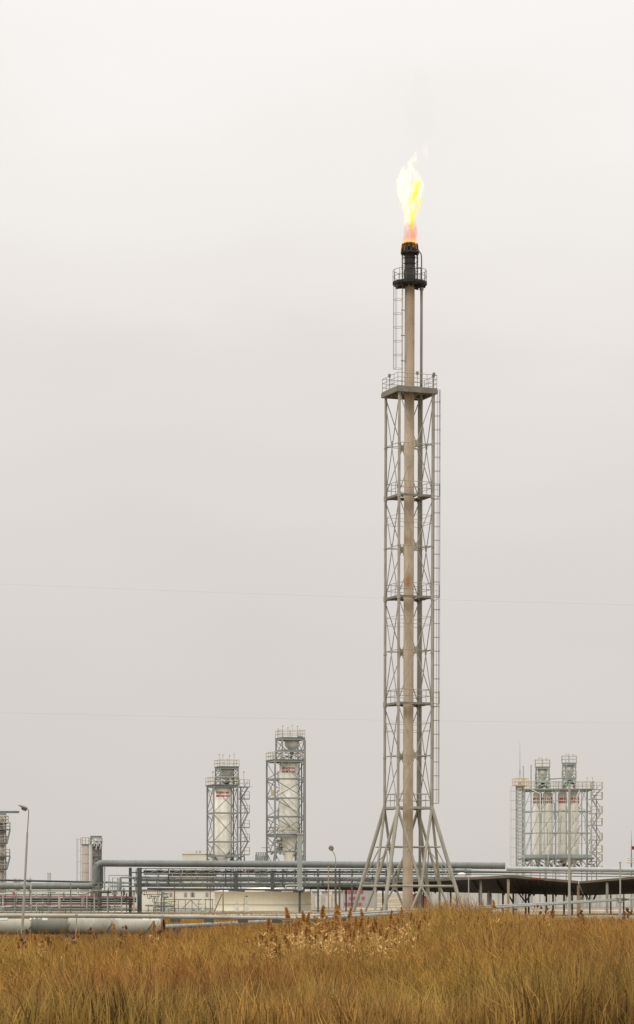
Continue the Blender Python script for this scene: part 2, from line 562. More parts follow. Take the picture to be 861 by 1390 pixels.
# wind crown: ring of shield plates on brackets
m = MB()
for z, R, r in ((fz(343), .74, .10), (fz(333), .70, .07)):
    m.ring((FX, FY, z), R, r, 32, 8)
for k in range(12):
    a = 2 * PI * k / 12 + .13
    d = Vector((math.cos(a), math.sin(a), 0))
    o = Vector((FX, FY, 0))
    m.bar(o + d * .45 + Vector((0, 0, fz(343))), o + d * .76 + Vector((0, 0, fz(343))), .10, .10)
    m.bar(o + d * .79 + Vector((0, 0, fz(345))), o + d * (.66) + Vector((0, 0, fz(330.5))), .12, .05)
    if k % 3 != 1:
        t = Vector((-d.y, d.x, 0)) * .13
        q0 = o + d * .83; q1 = o + d * .72
        vs = [q0 - t + Vector((0, 0, fz(344))), q0 + t + Vector((0, 0, fz(344))), q1 + t + Vector((0, 0, fz(331.5))), q1 - t + Vector((0, 0, fz(331.5)))]
        vs += [p - d * .03 for p in vs]
        m.add(vs, [(0, 1, 2, 3), (7, 6, 5, 4), (0, 4, 5, 1), (2, 6, 7, 3), (1, 5, 6, 2), (3, 7, 4, 0)])
for z, R in ((fz(329.5), .50),):
    m.tube([(FX, FY, z - 1.0), (FX, FY, z)], [.46, R], 28, caps=False)
m.build('wind_crown', soot, flare)
for sx, ang in ((-1, 2.9), (1, -.12), (-1, 2.2), (1, .9)):
    m = MB()
    d = Vector((math.cos(ang), math.sin(ang), 0)) * .68
    m.tube([(FX + d.x, FY + d.y, fz(384)), (FX + d.x, FY + d.y, fz(345))], .07, 8)
    for z in np.arange(fz(383), fz(346), .3):
        m.tube([(FX + d.x, FY + d.y, z), (FX + d.x, FY + d.y, z + .1)], .09, 8)
    for z in (fz(357), fz(349)):
        m.tube([(FX + d.x, FY + d.y, z), (FX, FY, z)], .035, 6)
    m.build('pilot_pipe', flare_riser if sx < 0 else soot_rail, flare)
# round tip platform
m = MB()
m.lathe((FX, FY, fz(385.5)), [(.46, -.12), (1.50, -.12), (1.56, -.06), (1.56, .16), (1.48, .16), (1.46, .08), (.46, .08)], 32, smooth=False, cap=False)
for k in range(8):
    a = 2 * PI * k / 8 + .2
    d = Vector((math.cos(a), math.sin(a), 0))
    m.bar(Vector((FX, FY, fz(388.6))) + d * .45, Vector((FX, FY, fz(388.2))) + d * 1.45, .10, .2)
deck = m.build('tip_platform', soot, flare)
m = MB()
rp_ = [Vector((FX + 1.52 * math.cos(2 * PI * k / 14), FY + 1.52 * math.sin(2 * PI * k / 14), fz(384.5))) for k in range(14)]
m.rail(rp_, 1.15, .022, 2.0, mids=(.5,))
m.build('railing', soot_rail, deck)
# gas riser pipe and the small pilot line up the tip
m = MB()
rx = FX + 17.2 / 15
m.tube([(rx, FY + 1.5, 0.2), (rx, FY + 1.5, Zt - .2)], .13, 12)
m.tube([(rx - .02, FY + 1.5, Zt - .2), (rx - .02, FY + 1.3, Zt + .4), (FX + 16.2 / 15, FY + .3, Zt + 1.2), (FX + 16.2 / 15, FY + .3, fz(404)), (FX + 16.2 / 15, FY + .3, fz(392))], [.14, .14, .12, .12, .13], 10)
m.tube([(FX + 16.2 / 15, FY + .3, fz(393)), (FX + 16.2 / 15, FY + .3, fz(389))], .19, 10)
m.build('riser_pipe', flare_riser, flare)
m = MB()
q = FX + 15.2 / 15
m.tube([(q + .05, FY - .2, fz(389)), (q + .04, FY - .2, fz(352)), (q - .0, FY - .15, fz(345)), (q - .25, FY - .1, fz(340)), (FX + .62, FY - .05, fz(338))], .055, 8)
m.tube([(q, FY - .2, fz(364.5)), (FX + .4, FY, fz(364.5))], .04, 6)
m.build('ignition_line', soot_rail, flare)


def caged_ladder(parent, x, y, z0, z1, out, mat_, cage0=None, step=1.25, R=.42, w=.26):
    """ladder standing at x,y with its hoops bulging along unit vector out"""
    out = Vector(out).normalized(); side = Vector((-out.y, out.x, 0))
    m = MB()
    for s in (-1, 1):
        m.tube([Vector((x, y, z0)) + side * s * w, Vector((x, y, z1)) + side * s * w], .026, 5)
    z = z0 + .3
    while z < z1:
        m.tube([Vector((x, y, z)) - side * w, Vector((x, y, z)) + side * w], .014, 4)
        z += .35
    z = z0 + 1.0
    lad = m.build('ladder', mat_, parent)
    m = MB()
    c0 = cage0 if cage0 else z0 + 2.2
    angs = [-1.9, -1.2, -.45, .45, 1.2, 1.9]
    ctr = Vector((x, y, 0)) + out * R
    for a in angs[1:-1]:
        d = out * math.cos(a) + side * math.sin(a)
        m.tube([ctr + d * R + Vector((0, 0, c0)), ctr + d * R + Vector((0, 0, z1))], .017, 4)
    z = c0
    while z <= z1 + .01:
        pts = [Vector((x, y, z)) - side * w] + [ctr + (out * math.cos(a) + side * math.sin(a)) * R + Vector((0, 0, z)) for a in np.linspace(-1.9, 1.9, 9)] + [Vector((x, y, z)) + side * w]
        m.tube(pts, .020, 4)
        z += step
    m.build('cage', mat_, lad)


caged_ladder(flare, FX - .66, FY - .1, Zt + .3, fz(386), (-1, -.12, 0), flare_steel, cage0=fz(501))
for z in np.arange(Zt + 3, fz(390), 2.3):
    m = MB(); m.tube([(FX - .78, FY - .1, z), (FX - .4, FY, z)], .04, 5)
    m.build('ladder_bracket', soot_rail, flare)
lx = corner(1, RC)
caged_ladder(flare, lx.x + .10, lx.y + .2, Zb, Zt + .3, (1, .25, 0), flare_steel, cage0=Zb + .4, R=.30, w=.2)
for z in levels[1:4]:
    m = MB()
    m.tube([(lx.x, lx.y, z), (lx.x + .6, lx.y + .3, z)], .035, 5)
    m.tube([(lx.x, lx.y, z - .5), (lx.x + .6, lx.y + .3, z)], .025, 5)
    m.rail([(lx.x + .1, lx.y - .15, z), (lx.x + .66, lx.y - .15, z), (lx.x + .66, lx.y + .6, z)], 1.1, .018, .6, closed=False)
    m.build('ladder_landing', flare_steel, flare)

# splayed base
RB = 79.0 / 15; RN = 66.5 / 15; RM = 47.5 / 15
Zn = fz(1203); Zm = fz(1150)
for i in range(4):
    top = at(corner(i, RC), Zb)
    m = MB()
    m.tube([top + Vector((0, 0, .1)), at(corner(i, RB + .35), 0.0)], .17, 12)
    m.tube([at(corner(i, RB + .35), 0), at(corner(i, RB + .35), .12)], .4, 12)
    m.build('base_leg', flare_steel, flare)
for i in range(4):
    mid = (corner(i, RN) + corner(i + 1, RN)) / 2
    node = at(mid, Zn)
    for c in (i, i + 1):
        m = MB()
        m.tube([at(corner(c, RC), Zb - .1), node], .125, 10)
        m.build('base_strut', flare_steel, flare)
        m = MB()
        f0 = at(corner(c, RB + .3), 0.0)
        q = at((corner(i, RB) + corner(i + 1, RB)) / 2, 0)
        m.tube([node, q + (f0 - q) * .42], .10, 10)
        m.build('foot_strut', flare_steel, flare)
        # light secondary brace from leg low to strut middle
        m = MB()
        lowp = at(corner(c, RC), Zb) * .32 + at(corner(c, RB + .35), 0) * .68
        hi = at(corner(c, RC), Zb) * .5 + node * .5
        m.tube([lowp, hi], .05, 6)
        m.build('base_brace', flare_steel, flare)
    m = MB()
    m.tube([at(corner(i, RN), Zn), at(corner(i + 1, RN), Zn)], .115, 10)
    m.bar(node + Vector((0, 0, -.35)), node + Vector((0, 0, .35)), .5, .06, up=(mid.x - FX, mid.y - FY, 0))
    m.build('base_beam', flare_steel, flare)
    m = MB()
    m.tube([at(corner(i, RM), Zm), at(corner(i + 1, RM), Zm)], .06, 8)
    m.build('base_tie', flare_steel, flare)
flare.rotation_euler = (0, math.radians(0.19), 0)

# ------------------------------------------------------------------ flame (emissive, blue-absorbing gas)
TIP = Vector((FX + fz(330) * math.sin(math.radians(.19)), FY, fz(331)))


def flame_mat(name, emit, dens, ramp, lo, hi, absorb=(0.97, 0.93, 0.25), scale=.75):
    m = bpy.data.materials.new(name); m.use_nodes = True
    nt = m.node_tree; N, L = nt.nodes, nt.links
    N.clear()
    out = N.new('ShaderNodeOutputMaterial')
    tc = N.new('ShaderNodeTexCoord')
    mp = N.new('ShaderNodeMapping'); mp.inputs['Scale'].default_value = (1.25, 1.25, .5)
    L.new(tc.outputs['Object'], mp.inputs[0])
    n = N.new('ShaderNodeTexNoise'); n.inputs['Scale'].default_value = scale; n.inputs['Detail'].default_value = 5
    n.inputs['Roughness'].default_value = .6; n.inputs['Distortion'].default_value = 1.1
    L.new(mp.outputs[0], n.inputs['Vector'])
    r = N.new('ShaderNodeMapRange'); r.inputs[1].default_value = lo; r.inputs[2].default_value = hi
    L.new(n.outputs['Fac'], r.inputs[0])
    sp = N.new('ShaderNodeSeparateXYZ'); L.new(tc.outputs['Object'], sp.inputs[0])
    z = N.new('ShaderNodeMath'); z.operation = 'DIVIDE'; z.inputs[1].default_value = 8.5
    L.new(sp.outputs['Z'], z.inputs[0])
    cr = N.new('ShaderNodeValToRGB')
    while len(cr.color_ramp.elements) < len(ramp): cr.color_ramp.elements.new(.5)
    for e, (p, c) in zip(cr.color_ramp.elements, ramp):
        e.position = p; e.color = c
    L.new(z.outputs[0], cr.inputs[0])
    e1 = N.new('ShaderNodeMath'); e1.operation = 'MULTIPLY'; e1.inputs[1].default_value = emit
    L.new(r.outputs[0], e1.inputs[0])
    e2 = N.new('ShaderNodeMath'); e2.operation = 'MULTIPLY'; L.new(e1.outputs[0], e2.inputs[0]); L.new(cr.outputs[1], e2.inputs[1])
    em = N.new('ShaderNodeEmission'); L.new(cr.outputs[0], em.inputs[0]); L.new(e2.outputs[0], em.inputs[1])
    d1 = N.new('ShaderNodeMath'); d1.operation = 'MULTIPLY'; d1.inputs[1].default_value = dens
    L.new(r.outputs[0], d1.inputs[0])
    ab = N.new('ShaderNodeVolumeAbsorption'); ab.inputs[0].default_value = absorb + (1,)
    L.new(d1.outputs[0], ab.inputs[1])
    ads = N.new('ShaderNodeAddShader'); L.new(em.outputs[0], ads.inputs[0]); L.new(ab.outputs[0], ads.inputs[1])
    L.new(ads.outputs[0], out.inputs['Volume'])
    return m


RAMP = [(0.0, (1.0, .42, .03, 1.6)), (.035, (1.0, .40, .03, 1.2)), (.075, (.85, .22, .06, .42)), (.17, (.9, .30, .08, .45)), (.24, (1, .62, .12, .9)),
        (.45, (1, .80, .22, 1.0)), (.75, (1, .86, .36, 1.0)), (1.0, (1, .8, .5, .6))]
RAMP = [(p, c) for p, c in RAMP]


def flame_hull(prof, seed, n=22, wob=.16):
    """prof: (z, cx, cy, r) stations -> closed wavy hull"""
    rr = random.Random(seed)
    ph = [rr.uniform(0, 6.28) for _ in range(8)]
    m = MB(); vs = []
    zs = [p[0] for p in prof]
    st = np.linspace(zs[0], zs[-1], 46)
    cxs = np.interp(st, zs, [p[1] for p in prof]); cys = np.interp(st, zs, [p[2] for p in prof]); rs = np.interp(st, zs, [p[3] for p in prof])
    for i, z in enumerate(st):
        for j in range(n):
            a = 2 * PI * j / n
            r = rs[i] * (1 + wob * math.sin(3 * a + 1.7 * z + ph[0]) + wob * .8 * math.sin(2 * a - 2.3 * z + ph[1]) + wob * .6 * math.sin(5 * a + 3.9 * z + ph[2]))
            vs.append((cxs[i] + r * math.cos(a) + .10 * math.sin(1.6 * z + ph[3]), cys[i] + r * math.sin(a) + .1 * math.sin(1.3 * z + ph[4]), z + .22 * math.sin(2 * a + ph[5] + z)))
    fs = []
    for i in range(len(st) - 1):
        for j in range(n):
            a = i * n + j; b = i * n + (j + 1) % n
            fs.append((a, b, b + n, a + n))
    fs.append(tuple(reversed(range(n)))); fs.append(tuple(range((len(st) - 1) * n, len(st) * n)))
    m.add([Vector(v) + TIP for v in vs], fs, True)
    return m


flame = thing('flame', TIP, 'bright yellow gas flame blowing upward from the black flare tip', 'flame')
FM = flame_mat('flame_gas', .8, .45, RAMP, .52, .68, absorb=(.985, .95, .55), scale=2.2)
FM2 = flame_mat('flame_core', .9, 3.6, [(0, (1, .3, .02, .8)), (.15, (.9, .40, .05, .6)), (.3, (1, .70, .03, 1)), (1, (1, .82, .03, 1))], .44, .58, absorb=(.99, .92, .06), scale=2.6)
FM3 = flame_mat('flame_wisp', 1.5, 1.3, [(0, (1, .55, .08, .7)), (.25, (1, .72, .2, .8)), (.5, (1, .84, .5, 1)), (.75, (1, .82, .6, 1)), (1, (1, .76, .55, .7))], .44, .60, absorb=(.98, .90, .50), scale=3.0)
FM5 = flame_mat('flame_puff', .9, 1.2, [(0, (1, .8, .5, 1)), (1, (1, .74, .5, .8))], .42, .7, absorb=(.98, .92, .6), scale=2.6)
FM4 = flame_mat('flame_root', .5, 1.7, [(0, (1, .42, .03, 3.0)), (.045, (1, .40, .03, 1.6)), (.07, (.9, .26, .10, .45)), (.2, (.9, .36, .12, .5))], .25, .6, absorb=(.93, .52, .36), scale=1.5)
flame_hull([(1.0, 0, 0, .40), (1.8, .02, 0, .44), (2.6, .06, 0, .60), (3.6, .0, 0, .84), (4.8, -.04, 0, 1.02), (5.8, -.06, 0, .92), (6.4, -.0, 0, .66), (6.9, .1, 0, .34), (7.3, .2, 0, .04)], 3, wob=.22).build('flame_body', FM, flame)
flame_hull([(-.35, 0, 0, .60), (.0, 0, 0, .78), (.4, 0, 0, .66), (.9, 0, 0, .60), (1.4, 0, 0, .55), (1.9, .0, 0, .34), (2.3, .03, 0, .06)], 5, wob=.14).build('flame_base', FM4, flame)
flame_hull([(.9, .05, 0, .12), (2.2, .1, 0, .18), (3.4, .22, 0, .24), (4.6, .36, -.1, .32), (5.3, .5, -.15, .40), (5.8, .5, -.1, .26), (6.1, .5, 0, .03)], 9, wob=.35).build('flame_core', FM2, flame)
for k, prof in enumerate([
        [(1.3, -.05, 0, .2), (2.2, -.28, 0, .26), (3.2, -.42, 0, .24), (4.2, -.66, 0, .26), (5.2, -.74, 0, .34), (6.0, -.84, 0, .26), (6.5, -.95, 0, .03)],
        [(1.5, .1, .1, .2), (2.5, -.05, .1, .24), (3.5, .02, .1, .28), (4.6, -.22, .1, .30), (5.6, -.28, .1, .34), (6.4, -.1, .1, .28), (7.0, .05, 0, .22), (7.4, -.12, 0, .03)],
        [(1.4, .15, -.2, .18), (2.4, .42, -.2, .24), (3.3, .62, -.2, .28), (4.0, .70, -.2, .26), (4.7, .52, -.2, .2), (5.2, .62, -.2, .03)],
        [(3.7, .62, 0, .05), (4.3, .88, 0, .30), (5.0, 1.0, 0, .36), (5.6, .92, 0, .26), (6.1, .98, 0, .04)],
        [(5.4, -.7, 0, .05), (5.9, -.8, 0, .24), (6.5, -.62, 0, .24), (7.1, -.5, 0, .03)],
        [(6.3, .1, 0, .05), (6.8, .22, 0, .30), (7.3, .05, 0, .26), (7.7, .42, 0, .22), (8.2, .6, 0, .03)],
        [(7.0, .3, 0, .05), (7.3, .55, 0, .2), (7.8, .6, 0, .16), (8.1, .5, 0, .03)],
        [(7.8, 1.42, 0, .04), (8.2, 1.5, 0, .26), (8.7, 1.56, 0, .2), (9.1, 1.6, 0, .02)]]):
    flame_hull(prof, 21 + 6 * k, wob=.3).build('flame_tongue', FM2 if k == 2 else FM5 if k > 5 else FM3, flame)

# thin warm smoke drifting off above the flame
smk = bpy.data.materials.new('thin_smoke'); smk.use_nodes = True
nt = smk.node_tree; N, L = nt.nodes, nt.links; N.clear()
out = N.new('ShaderNodeOutputMaterial'); tc = N.new('ShaderNodeTexCoord'); n = N.new('ShaderNodeTexNoise'); n.inputs['Scale'].default_value = .32; n.inputs['Detail'].default_value = 2
L.new(tc.outputs['Object'], n.inputs['Vector'])
mr = N.new('ShaderNodeMapRange'); mr.inputs[1].default_value = .2; mr.inputs[2].default_value = .9; mr.inputs[4].default_value = .022; L.new(n.outputs['Fac'], mr.inputs[0])
ab = N.new('ShaderNodeVolumeAbsorption'); ab.inputs[0].default_value = (.45, .38, .30, 1); L.new(mr.outputs[0], ab.inputs[1]); L.new(ab.outputs[0], out.inputs['Volume'])
sm = flame_hull([(7.6, .5, 0, .1), (8.6, .7, 0, .6), (10, .9, 0, 1.2), (12, .8, 0, 1.5), (14.5, .9, 0, 1.0), (17, 1.1, 0, .1)], 90, wob=.2).build('smoke', smk, None, TIP + Vector((.6, 0, 8)))
tag(sm, 'faint thin brownish smoke hanging in the sky above the flame', 'smoke')

# ------------------------------------------------------------------ high wires
for k, (a, b, Y, lab) in enumerate([((-900, 758, 235), (1700, 846, 235), 235, 'upper thin wire crossing the sky behind the third platform of the flare stack'),
                                  ((-900, 948, 235), (1700, 992, 235), 235, 'lower thin wire crossing the sky above the silo towers')]):
    A, B = P(*a), P(*b)
    sc_ = (Y + 18) / Y
    A = Vector((A.x * sc_, A.y * sc_, EYE + (A.z - EYE) * sc_)); B = Vector((B.x * sc_, B.y * sc_, EYE + (B.z - EYE) * sc_))
    pts = []
    for i in range(41):
        t = i / 40
        q = A + (B - A) * t
        q.z += 3.2 * ((2 * t - 1) ** 2 - .35) * .35
        pts.append(q)
    m = MB(); m.tube(pts, .0045, 4, caps=False)
    tag(m.build('power_line', cable_mat, None, A), lab, 'wire', 'wires across the sky')


# ------------------------------------------------------------------ silo towers
def sq(c, L_, t):
    """rotated square: FL, FR, BR, BL"""
    ct, st = math.cos(t), math.sin(t)
    e1 = Vector((ct, st, 0)); e2 = Vector((-st, ct, 0))
    return [c + (e1 * a + e2 * b) * (L_ / 2) for a, b in ((-1, -1), (1, -1), (1, 1), (-1, 1))]


def zz(py, Y): return EYE + (HZ - py) * Y / F


def frame(root, cs, zs, cw, bw, steel, xbrace=True, beam='beam', faces=(0, 1, 2, 3), style=None):
    for c in cs:
        m = MB(); m.bar(at(c, zs[0]), at(c, zs[-1]), cw, cw, up=(cs[1] - cs[0])); m.build('column', steel, root)
    for z in zs[1:]:
        m = MB()
        for i in range(4):
            a, b = cs[i], cs[(i + 1) % 4]
            d = (b - a).normalized() * (cw / 2)
            m.bar(at(a, z - .15) + d, at(b, z - .15) - d, cw * .7, .26)
        m.build(beam, steel, root)
    for k, (a, b) in enumerate(zip(zs[:-1], zs[1:])):
        for i in faces:
            c0, c1 = cs[i], cs[(i + 1) % 4]
            st = style[k] if style else 'x'
            m = MB()
            n_ = (c1 - c0).normalized().cross(Vector((0, 0, 1))) * (bw * .6)
            if st in 'x/': m.tube([at(c0, a) + n_, at(c1, b - .3) + n_], bw / 2, 5)
            if st in 'x\\': m.tube([at(c1, a) - n_, at(c0, b - .3) - n_], bw / 2, 5)
            if st == 'v':
                md = (c0 + c1) / 2
                m.tube([at(c0, b - .3), at(md, a) + n_], bw / 2, 5); m.tube([at(c1, b - .3), at(md, a) + n_], bw / 2, 5)
            m.build('brace', steel, root)


def deck_rail(root, cs, z, over, mat_d, mat_r, rh=1.15, thick=.16, name='platform', hole=None):
    c = sum(cs, Vector()) / 4
    ps = [c + (q - c) * over for q in cs]
    m = MB(); m.prism([(p.x, p.y) for p in ps], z, z + thick)
    d = m.build(name, mat_d, root)
    m = MB(); m.rail([at(c + (q - c) * (over * .98), z + thick) for q in cs], rh, .045, 1.3)
    m.build('railing', mat_r, d)
    return ps


def text_marks(mb, c, r, z, a0, a1, h, lines, seed, skip=.0, blocks=9):
    """two lines of red lettering too small to read: separate letter blocks on the curved shell"""
    rr = random.Random(seed)
    for li in range(lines):
        zt = z - li * h * 1.5
        a = a0
        while a < a1:
            wd = (a1 - a0) / blocks * rr.uniform(.6, .95)
            if not (li == 0 and rr.random() < skip):
                k = 3
                vs = []
                for q in range(k + 1):
                    an = a + wd * q / k
                    for zz_ in (zt - h, zt):
                        vs.append((c.x + (r + .012) * math.cos(an), c.y + (r + .012) * math.sin(an), zz_))
                mb.add(vs, [(2 * q, 2 * q + 2, 2 * q + 3, 2 * q + 1) for q in range(k)])
            a += (a1 - a0) / blocks
    return mb


def zig_stairs(root, x, y, zs, w, mat_, rail_m, dirx=1.0, depth=1.2):
    """stair landings jutting out sideways with flights between them"""
    for k, z in enumerate(zs):
        m = MB(); m.prism([(x, y - depth / 2), (x + w * dirx, y - depth / 2), (x + w * dirx, y + depth / 2), (x, y + depth / 2)] if dirx > 0 else [(x + w * dirx, y - depth / 2), (x, y - depth / 2), (x, y + depth / 2), (x + w * dirx, y + depth / 2)], z, z + .14)
        d = m.build('stair_landing', mat_, root)
        m = MB(); m.rail([(x + .2 * dirx, y - depth / 2, z + .14), (x + w * dirx, y - depth / 2, z + .14), (x + w * dirx, y + depth / 2, z + .14)], 1.1, .04, .8, closed=False)
        m.build('railing', rail_m, d)
        if k:
            z0 = zs[k - 1]
            m = MB()
            xa, xb = (x + w * .25 * dirx, x + w * .85 * dirx) if k % 2 else (x + w * .85 * dirx, x + w * .25 * dirx)
            for yy in (y - depth * .45, y - depth * .1):
                m.bar((xa, yy, z0 + .1), (xb, yy, z), .08, .22)
                m.tube([(xa, yy, z0 + 1.1), (xb, yy, z + 1.0)], .035, 4)
            kk = max(3, int((z - z0) / .3))
            for s in range(kk):
                t = (s + .5) / kk
                q = Vector((xa, y - depth * .28, z0 + .1)) * (1 - t) + Vector((xb, y - depth * .28, z)) * t
                m.box(q.x - .13, q.x + .13, q.y - depth * .17, q.y + depth * .17, q.z, q.z + .04)
            m.build('stair_flight', mat_, root)


# ---- tower A (shorter, left)
YA = 430.0
cA = P(302, 1212, YA); cA.z = 0; tA = math.radians(17.4); LA = pxm(33.5, YA)
tw = thing('silo_tower', cA, 'shorter left white silo in a grey steel frame with stairs on its right side', 'silo tower', 'silo towers behind the pipes')
csA = sq(cA, LA, tA)
zA = [0, zz(1161, YA), zz(1142, YA), zz(1103, YA), zz(1067, YA)]
frame(tw, csA, zA, .22, .12, tower_steel, style=['x', 'v', 'x', 'x'])
rA = pxm(12, YA)
m = MB(); m.lathe(cA, [(rA * .3, zz(1170, YA)), (rA * .9, zz(1161.5, YA)), (rA, zz(1158, YA)), (rA, zz(1072, YA)), (rA * .92, zz(1068, YA)), (rA * .3, zz(1066, YA))], 32)
for py in (1085, 1104, 1123, 1142):
    m.tube([(cA.x, cA.y, zz(py, YA) - .05), (cA.x, cA.y, zz(py, YA) + .05)], rA + .02, 32, caps=False)
ves = m.build('silo', silo_white, tw)
m = text_marks(MB(), cA, rA, zz(1075, YA), -PI / 2 - .75, -PI / 2 + .72, .34, 2, 4, blocks=10); m.build('red_lettering', red_mark, ves)
deck_rail(tw, csA, zz(1067, YA), 1.12, tower_dark, far_rail, 1.15)
cHA = P(308, 1212, YA); cHA.z = 0; cHA.y += .3
csHA = sq(cHA, pxm(25, YA), tA)
zH = [zz(1067, YA) + .16, zz(1054, YA), zz(1042, YA)]
frame(tw, csHA, zH, .18, .1, tower_steel, style=['x', 'x'], beam='head_beam')
m = MB(); rr_ = pxm(9, YA)
m.lathe((cHA.x, cHA.y, 0), [(.12, zz(1064, YA)), (.25, zz(1060, YA)), (rr_ * .55, zz(1056, YA)), (rr_, zz(1051, YA)), (rr_, zz(1043.5, YA)), (rr_ * .7, zz(1042.5, YA))], 24); m.build('hopper', hopper_grey, tw)
m = MB(); m.tube([(cHA.x, cHA.y, zz(1067, YA) + .2), (cHA.x, cHA.y, zz(1062, YA))], .3, 10); m.tube([(cHA.x - .5, cHA.y - .3, zz(1063, YA)), (cHA.x + .5, cHA.y - .3, zz(1061, YA))], .2, 8); m.build('valve', tower_dark, tw)
deck_rail(tw, csHA, zz(1042, YA), 1.1, tower_dark, far_rail, 1.0)
for dx, h in ((-10, 1024), (-5, 1025), (1, 1031), (4, 1026), (10, 1024)):
    q = P(308 + dx, h, YA); q.y += random.uniform(-.8, .8)
    m = MB(); m.tube([(q.x, q.y, zz(1042, YA)), q], .035, 5); m.box(q.x - .1, q.x + .1, q.y - .1, q.y + .1, q.z - .1, q.z + .08)
    m.build('lamp_mast', far_steel, tw)
for px_, pt in ((289, 1048), (331, 1048)):
    q = P(px_, pt, YA); m = MB(); m.tube([(q.x, q.y, zz(1067, YA)), q], .035, 5); m.box(q.x - .12, q.x + .12, q.y - .1, q.y + .1, q.z - .12, q.z + .1); m.build('lamp_mast', far_steel, tw)
# stair tower on the right side
xs = P(323.5, 1212, YA).x
for px_ in (317, 327):
    q = P(px_, 1212, YA + 1.5)
    m = MB(); m.bar((q.x, YA + 1.5, 0), (q.x, YA + 1.5, zz(1067, YA)), .2, .2); m.build('column', tower_steel, tw)
zig_stairs(tw, xs, YA + 1.3, [zz(p, YA) for p in (1161, 1143, 1124, 1104, 1085, 1069)], pxm(15, YA), tower_steel, far_rail)
m = MB(); q = P(327, 1068, YA)
m.bar(q, q + Vector((pxm(16, YA), 0, 0)), .06, .06); m.build('davit_arm', tower_steel, tw)
rr = random.Random(62)
for k in range(16):
    a = P(rr.uniform(283, 322), rr.uniform(1160, 1172), YA + rr.uniform(-2.2, 2)); m = MB()
    m.tube([a, a + Vector((rr.uniform(-1.2, 1.2), 0, 0)), a + Vector((rr.uniform(-1.2, 1.2), 0, rr.uniform(-1, 1)))], rr.uniform(.08, .2), 6)
    m.build('line_pipe', rr.choice([tower_steel, far_steel, tower_dark, tower_dark]), tw)
m = MB()
for k in range(6):
    q = P(288 + k * 8, 1163 + (k % 2) * 2, YA + .5); m.tube([(q.x - .5, q.y, q.z), (q.x + .4, q.y, q.z + .35), (q.x + .45, q.y, q.z - .6)], .14, 7)
m.build('outlet_piping', tower_dark, tw)

# ---- tower B (taller)
YB = 430.0
cB = P(387.5, 1212, YB); cB.z = 0; tB = math.radians(17); LB = pxm(40.8, YB)
tw = thing('silo_tower', cB, 'taller white silo in a grey steel frame with a curved pipe down its right side', 'silo tower', 'silo towers behind the pipes')
csB = sq(cB, LB, tB)
zB = [0, zz(1155, YB), zz(1134, YB), zz(1108, YB), zz(1083, YB), zz(1057, YB), zz(1033, YB)]
frame(tw, csB, zB, .24, .13, tower_steel, style=['x', 'v', 'x', '\\', 'x', '\\'])
rB = pxm(12.5, YB); cBv = cB + Vector((pxm(4.5, YB), 0, 0))
m = MB(); m.lathe(cBv, [(rB * .3, 6.5), (rB * .9, zz(1140, YB)), (rB, zz(1133, YB)), (rB, zz(1038, YB)), (rB * .92, zz(1035, YB)), (rB * .3, zz(1033.5, YB))], 32)
for py in (1057, 1083, 1108):
    m.tube([(cBv.x, cBv.y, zz(py, YB) - .05), (cBv.x, cBv.y, zz(py, YB) + .05)], rB + .02, 32, caps=False)
ves = m.build('silo', silo_white, tw)
m = text_marks(MB(), cBv, rB, zz(1042, YB), -PI / 2 - .8, -PI / 2 + .7, .34, 2, 8, skip=.15, blocks=9); m.build('red_lettering', red_mark, ves)
deck_rail(tw, csB, zz(1033, YB), 1.06, tower_dark, far_rail, 1.15)
deck_rail(tw, csB, zz(1134, YB), 1.02, tower_dark, far_rail, 1.1, name='lower_platform')
cHB = P(394, 1212, YB); cHB.z = 0
csHB = sq(cHB, pxm(31, YB), tB)
frame(tw, csHB, [zz(1033, YB) + .16, zz(1018, YB), zz(1003, YB)], .2, .11, tower_steel, style=['x', 'v'], beam='head_beam')
m = MB(); rr_ = pxm(10, YB)
m.lathe((cHB.x + .3, cHB.y, 0), [(.1, zz(1028, YB)), (.25, zz(1021, YB)), (rr_ * .55, zz(1017, YB)), (rr_, zz(1013, YB)), (rr_, zz(1005, YB)), (rr_ * .7, zz(1004, YB))], 24); m.build('hopper', hopper_grey, tw)
m = MB(); m.tube([P(397, 1024, YB - .5), P(394, 1017, YB - .5)], .28, 8); m.tube([P(394, 1030, YB - .3), P(398, 1020, YB - .3)], .2, 8); m.build('valve', tower_dark, tw)
deck_rail(tw, csHB, zz(1003, YB), 1.06, tower_dark, far_rail, 1.1)
for dx, h in ((-16, 990), (-10, 986), (-3, 988), (3, 985), (10, 986), (13, 991)):
    q = P(394 + dx, h, YB); q.y += random.uniform(-.8, .8)
    m = MB(); m.tube([(q.x, q.y, zz(1003, YB)), q], .035, 5); m.box(q.x - .1, q.x + .1, q.y - .1, q.y + .1, q.z - .1, q.z + .08)
    m.build('lamp_mast', far_steel, tw)
m = MB()
arc = [P(404, 1000, YB)] + [P(407 + 7.3 * math.sin(a), 1007 - 7.3 * math.cos(a), YB) for a in np.linspace(.1, PI / 2, 7)] + [P(414.5, 1100, YB), P(414.5, 1200, YB)]
m.tube(arc, .12, 8); m.build('downpipe', tower_steel, tw)
m = MB()
for px_ in (406, 409.5):
    q = P(px_, 1212, YB - .2); m.bar((q.x, q.y, 0), (q.x, q.y, zz(1036, YB)), .2, .2)
m.build('cable_tray', tower_dark, tw)
zig_stairs(tw, P(375, 1212, YB).x, YB + 3.2, [zz(p, YB) for p in (1155, 1134, 1108, 1083, 1057)], pxm(-8, YB) * -1, tower_steel, far_rail)
m = MB()
for k in range(7):
    q = P(372 + k * 5.5, 1160 - (k % 3) * 6, YB - .3); m.tube([(q.x - .5, q.y, q.z), (q.x + .3, q.y, q.z + .5), (q.x + .35, q.y, q.z - .7)], .15, 7)
